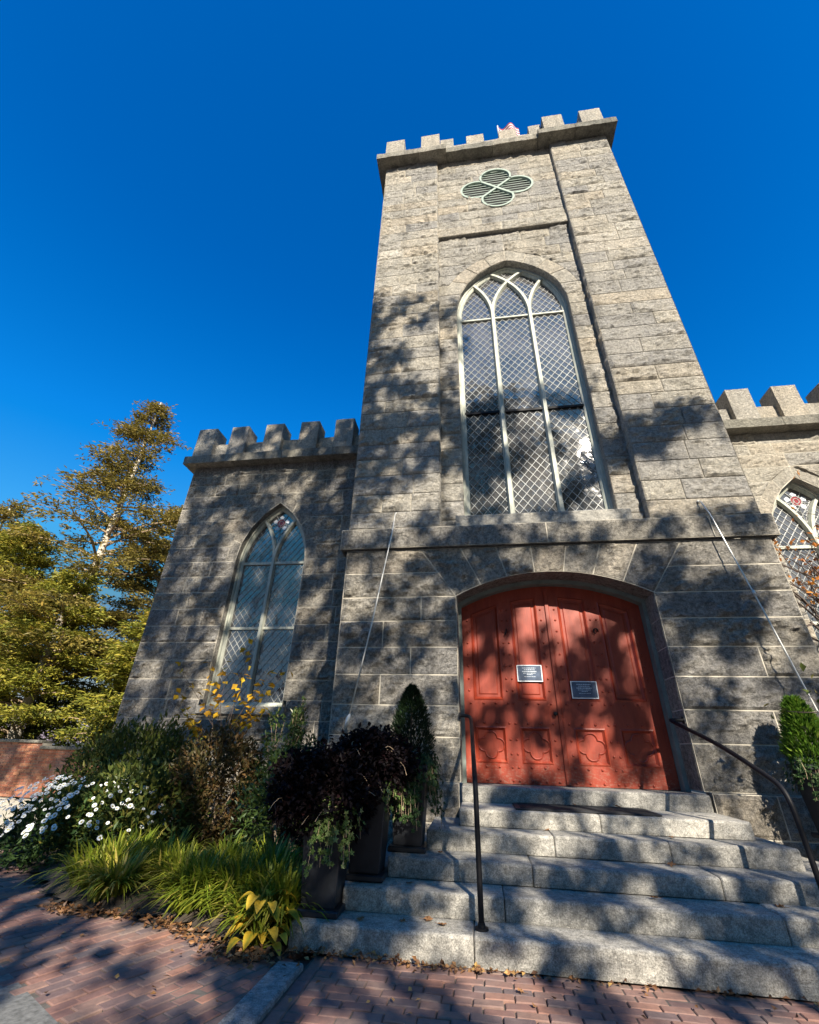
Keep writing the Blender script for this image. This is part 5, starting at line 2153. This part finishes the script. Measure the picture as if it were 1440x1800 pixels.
leaves(m, P, unit(RNG.normal(size=P.shape) * np.array([1, 1, .3])), .04 + .03 * RNG.random(n), .025 + .015 * RNG.random(n), RNG.random(n) * .8, fold=.3)
n = 150
P = np.stack([RNG.uniform(-8, 3, n), RNG.uniform(-4.2, -2.4, n), np.full(n, .012)], 1)
leaves(m, P, unit(RNG.normal(size=P.shape) * np.array([1, 1, .12])), .03 + .03 * RNG.random(n), .02 + .02 * RNG.random(n), RNG.random(n), fold=.2)
o = m.build('leaf_litter', L_DEAD)
tag(o, 'brown fallen leaves drifted along the lowest step and bed edge', 'leaves', kind='stuff')

sp = [(-2.30, -2.25, .189), (-1.95, -2.2, .189), (-1.62, -2.22, .189), (-1.95, -1.85, .362), (-1.7, -1.36, .527), (-1.75, -2.12, .189), (-0.55, -.93 + .05, .703), (.55, -1.3, .527), (.2, -1.66 - .1, .363), (-.1, -.12, .89), (.42, -.13, .89), (.72, -.95, .703), (1.2, -1.75, .363), (.25, -3.0, .006), (1.3, -2.9, .006), (1.9, -2.75, .006), (.95, -2.62, .006), (-1.05, -2.7, .006)]
lf = None
for k, (x, y_, z) in enumerate(sp):
    if lf is None:
        m = MB()
        ol = [(0, -.05), (.02, -.02), (.045, -.015), (.03, .008), (.036, .03), (.014, .026), (0, .055), (-.014, .026), (-.036, .03), (-.03, .008), (-.045, -.015), (-.02, -.02)]
        V = [(0, 0, .004)] + [(a, b, .004 + .016 * abs(math.sin(i * 1.9))) for i, (a, b) in enumerate(ol)]
        m.add(V, [(0, 1 + i, 1 + (i + 1) % 12) for i in range(12)], .55)
        m.tube([(0, -.045, .006), (.012, -.085, .012)], .0016, 4, tint=.4)
        lf = m.build('fallen_leaf', L_DEAD)
        o = lf
    else:
        o = lf.copy()
        scene.collection.objects.link(o)
    o.location = (x, y_, z)
    o.rotation_euler = (random.gauss(0, .15), random.gauss(0, .15), random.random() * 6.28)
    s = random.uniform(.6, 1.0)
    o.scale = (s, s, s)
    tag(o, 'single curled brown leaf lying on the steps or brick walk' if k else 'single curled brown leaf lying on the steps or brick walk', 'leaf', 'single leaves on the steps and walk')


# ------------------------------------------------------------------ street trees across the road: they cast the dappled shade
def dens(x, z):
    """how closely the street trees' leaves hang, by where their shade falls"""
    if -15.5 < x < -9.2 and 4.1 < z < 6.0:
        return .66
    if x < -9.2 or x > 4.4 or z < -4.6 or z > 12.4:
        return 0
    if x < -8.4 and 1.2 < z < 9.4:
        return 0
    if ((x - 2.3) / 1.0) ** 2 + ((z - 6.9) / .65) ** 2 < 1:
        return .93
    for gx, gz, ra, rb in ((-5.4, 2.9, 1.0, .45), (-4.1, -1.6, .40, .25), (-5.0, -.5, .3, .2), (2.4, 1.6, .55, .55), (2.15, .75, .45, .35)):
        if ((x - gx) / ra) ** 2 + ((z - gz) / rb) ** 2 < 1:
            return .15
    if x > 3.3 and z > 4.3:
        return 0
    if x > 1.3 and z > 5.0:
        return .05
    if x > -.9 and z > 8.6:
        return .15 if z < 10.2 else 0
    if x > -3.3 and z > 9.3:
        return .5 if z < 11.4 else 0
    if x < -3.3 and z > 1.2:
        return .84 if z < 9.5 else .93
    if x > -2.6 and z < -1.7:
        return .44
    if -3.9 < x < -1.9 and -1.2 < z < 1.0:
        return .95
    if x < -3.4 and -1.9 < z < 0.3:
        return .62
    if x < -1.9 and z < 1.2:
        return .76
    if x > 1.3 and 0.5 < z < 5.0:
        return .66
    if z < 0.7:
        return .56
    return .72


def street_tree(name, label, tx, ty, seed, test, ncand, dmin, dmax):
    root = empty(name, (tx, ty, 0), label, 'tree', 'street trees outside the picture')
    rng = random.Random(seed)
    lm, sm = MB(), MB()
    rho = 16.0
    K = [(rng.uniform(-15.5, 4.4), rng.uniform(-4.6, 12.4)) for _ in range(int(rho * 19.9 * 17.0))]
    K = [k for k in K if test(*k)]
    Q = np.array(K)
    # branches run up and outward: hanging sprays with gaps between them
    qa = Q[:, 0] * .80 - Q[:, 1] * .60
    qb = Q[:, 0] * .60 + Q[:, 1] * .80
    f = fnoise(np.stack([qa * 2.4, qb * 1.2, np.full(len(Q), seed * 1.0)], 1), seed, 3)
    C = []
    for (x, z), nv in zip(K, f):
        dd = dens(x, z)
        c = min(.975, max(0.0, dd + nv * 1.7 * min(1, dd * 3)))
        if dd <= 0 or rng.random() > -math.log(1 - c) / .20 / rho:
            continue
        s = rng.uniform(dmin, dmax)
        C.append((x + .40 * s, -s, z + .72 * s))
    C = np.array(C)
    n = len(C)
    per = 30
    P = np.repeat(C, per, 0) + RNG.normal(size=(n * per, 3)) * np.array([.125, .125, .105])
    leaves(lm, P, rand_dirs(n * per, -.3), .15 + .06 * RNG.random(n * per), .11 + .05 * RNG.random(n * per), np.clip(np.repeat(RNG.random(n), per) * .6 + .4 * RNG.random(n * per), 0, 1))
    lm.build('foliage', L_OAK, root)
    fork_ = np.array([tx, ty, min(5.0, C[:, 2].min() + 1.0)])
    sm.tube(curve_pts((tx, ty, 0), fork_, 0, .3, 8, seed), np.linspace(.32, .20, 8), 12)
    for k in range(8):
        e = C[rng.randrange(n)]
        mid = fork_ * .5 + e * .5 + np.array([0, 0, .8])
        B = np.concatenate([curve_pts(fork_, mid, .4, .6, 6, k), curve_pts(mid, e, .3, .6, 6, k + 50)[1:]])
        sm.tube(B, np.linspace(.09, .012, len(B)), 7)
        for q in range(3):
            e2 = C[np.argsort(((C - B[5 + q]) ** 2).sum(1))[rng.randrange(3, 25)]]
            sm.tube(curve_pts(B[5 + q], e2, .1, .3, 5, k + q), np.linspace(.025, .008, 5), 5)
    sm.build('trunk', M_BARK, root, smooth=True)
    return root


street_tree('street_tree', 'big autumn street tree facing the left wing, behind the viewer', -1.0, -14.5, 101, lambda x, z: x < -2.6, 0, 11.5, 17)
street_tree('street_tree', 'big autumn street tree facing the red doors, behind the viewer', 6.0, -14.0, 102, lambda x, z: x >= -2.6, 0, 11, 16)

# branchy shrub just right of the picture: its twig shadows lie on the base of the tower
root = empty('lilac_shrub', (4.1, -1.7, 0), 'branchy shrub just outside the right edge of the picture', 'shrub')
sm, lm = MB(), MB()
rng = random.Random(44)
ends = []
for d in ((-.25, .1, 1), (-.05, -.1, 1), (.2, .1, 1), (-.4, .0, .9), (-.1, .2, 1.1), (-.35, -.25, 1.0), (-.5, .2, .8)):
    branch(np.array([4.1, -1.7, .05]), unit(np.array(d)), rng.uniform(1.5, 2.1), .022, 2)
E_ = np.array([e[0] for e in ends])
q = np.repeat(E_, 4, 0)
q = q + RNG.normal(size=q.shape) * .09
leaves(lm, q, unit(RNG.normal(size=q.shape)), .08 + .03 * RNG.random(len(q)), .055 + .02 * RNG.random(len(q)), RNG.random(len(q)))
sm.build('branches', M_DARKTWIG, root)
lm.build('foliage', L_DARK, root)

# brick houses across the street, seen only in the window panes
for k, (hx, hw_, hh, lab) in enumerate(((-14, 9, 8.5, 'red brick house across the street, left of the street trees'), (8, 10, 9.5, 'wide red brick house across the street, opposite the church doors'), (30, 9, 8, 'red brick house across the street, farthest right'))):
    root = empty('brick_house', (hx, -38, 0), lab, 'house', 'houses across the street')
    m = MB()
    m.box((hx - hw_, -46, 0), (hx + hw_, -38, hh), .5)
    m.build('wall', M_WALLBRICK, root)
    m = MB()
    m.add([(hx - hw_ - .3, -37.6, hh), (hx + hw_ + .3, -37.6, hh), (hx + hw_ + .3, -42, hh + 2.4), (hx - hw_ - .3, -42, hh + 2.4), (hx - hw_ - .3, -46.4, hh), (hx + hw_ + .3, -46.4, hh)], [(0, 1, 2, 3), (3, 2, 5, 4), (0, 3, 4), (1, 5, 2)], .5)
    m.build('roof', M_ROOF, root)
    for zz in (1.2, 4.4):
        for i in range(6):
            xx = hx - hw_ + 1.2 + i * (2 * hw_ - 2.4) / 5
            m = MB()
            m.box((xx - .5, -37.97, zz), (xx + .5, -37.9, zz + 1.8), .5)
            m.build('window', M_PALEGLASS, root)

# bare forked tree left of the picture: its shadow lies on the brick wall
root = empty('bare_tree', (-10.9, -4.9, 0), 'bare forked street tree just outside the left edge of the picture', 'tree')
m = MB()
m.tube(curve_pts((-10.95, -5.3, 0), (-10.75, -5.2, 6.5), 0, .1, 8, 2), np.linspace(.17, .13, 8), 10)
m.tube(curve_pts((-10.75, -5.2, 6.4), (-10.3, -5.0, 11.0), 0, .2, 8, 2), np.linspace(.13, .03, 8), 8)
m.tube(curve_pts((-10.78, -5.2, 6.3), (-12.4, -5.6, 10.5), .2, .2, 8, 3), np.linspace(.10, .02, 8), 8)
for k in range(14):
    rng = random.Random(k)
    a = np.array([-10.6 + rng.gauss(0, .3), -5.1, rng.uniform(7, 10)])
    m.tube(curve_pts(a, a + [rng.gauss(0, 1.3), rng.gauss(0, 1.0), rng.uniform(.3, 1.6)], .1, .2, 6, k), np.linspace(.035, .008, 6), 5)
m.build('trunk', M_BARK, root, smooth=True)
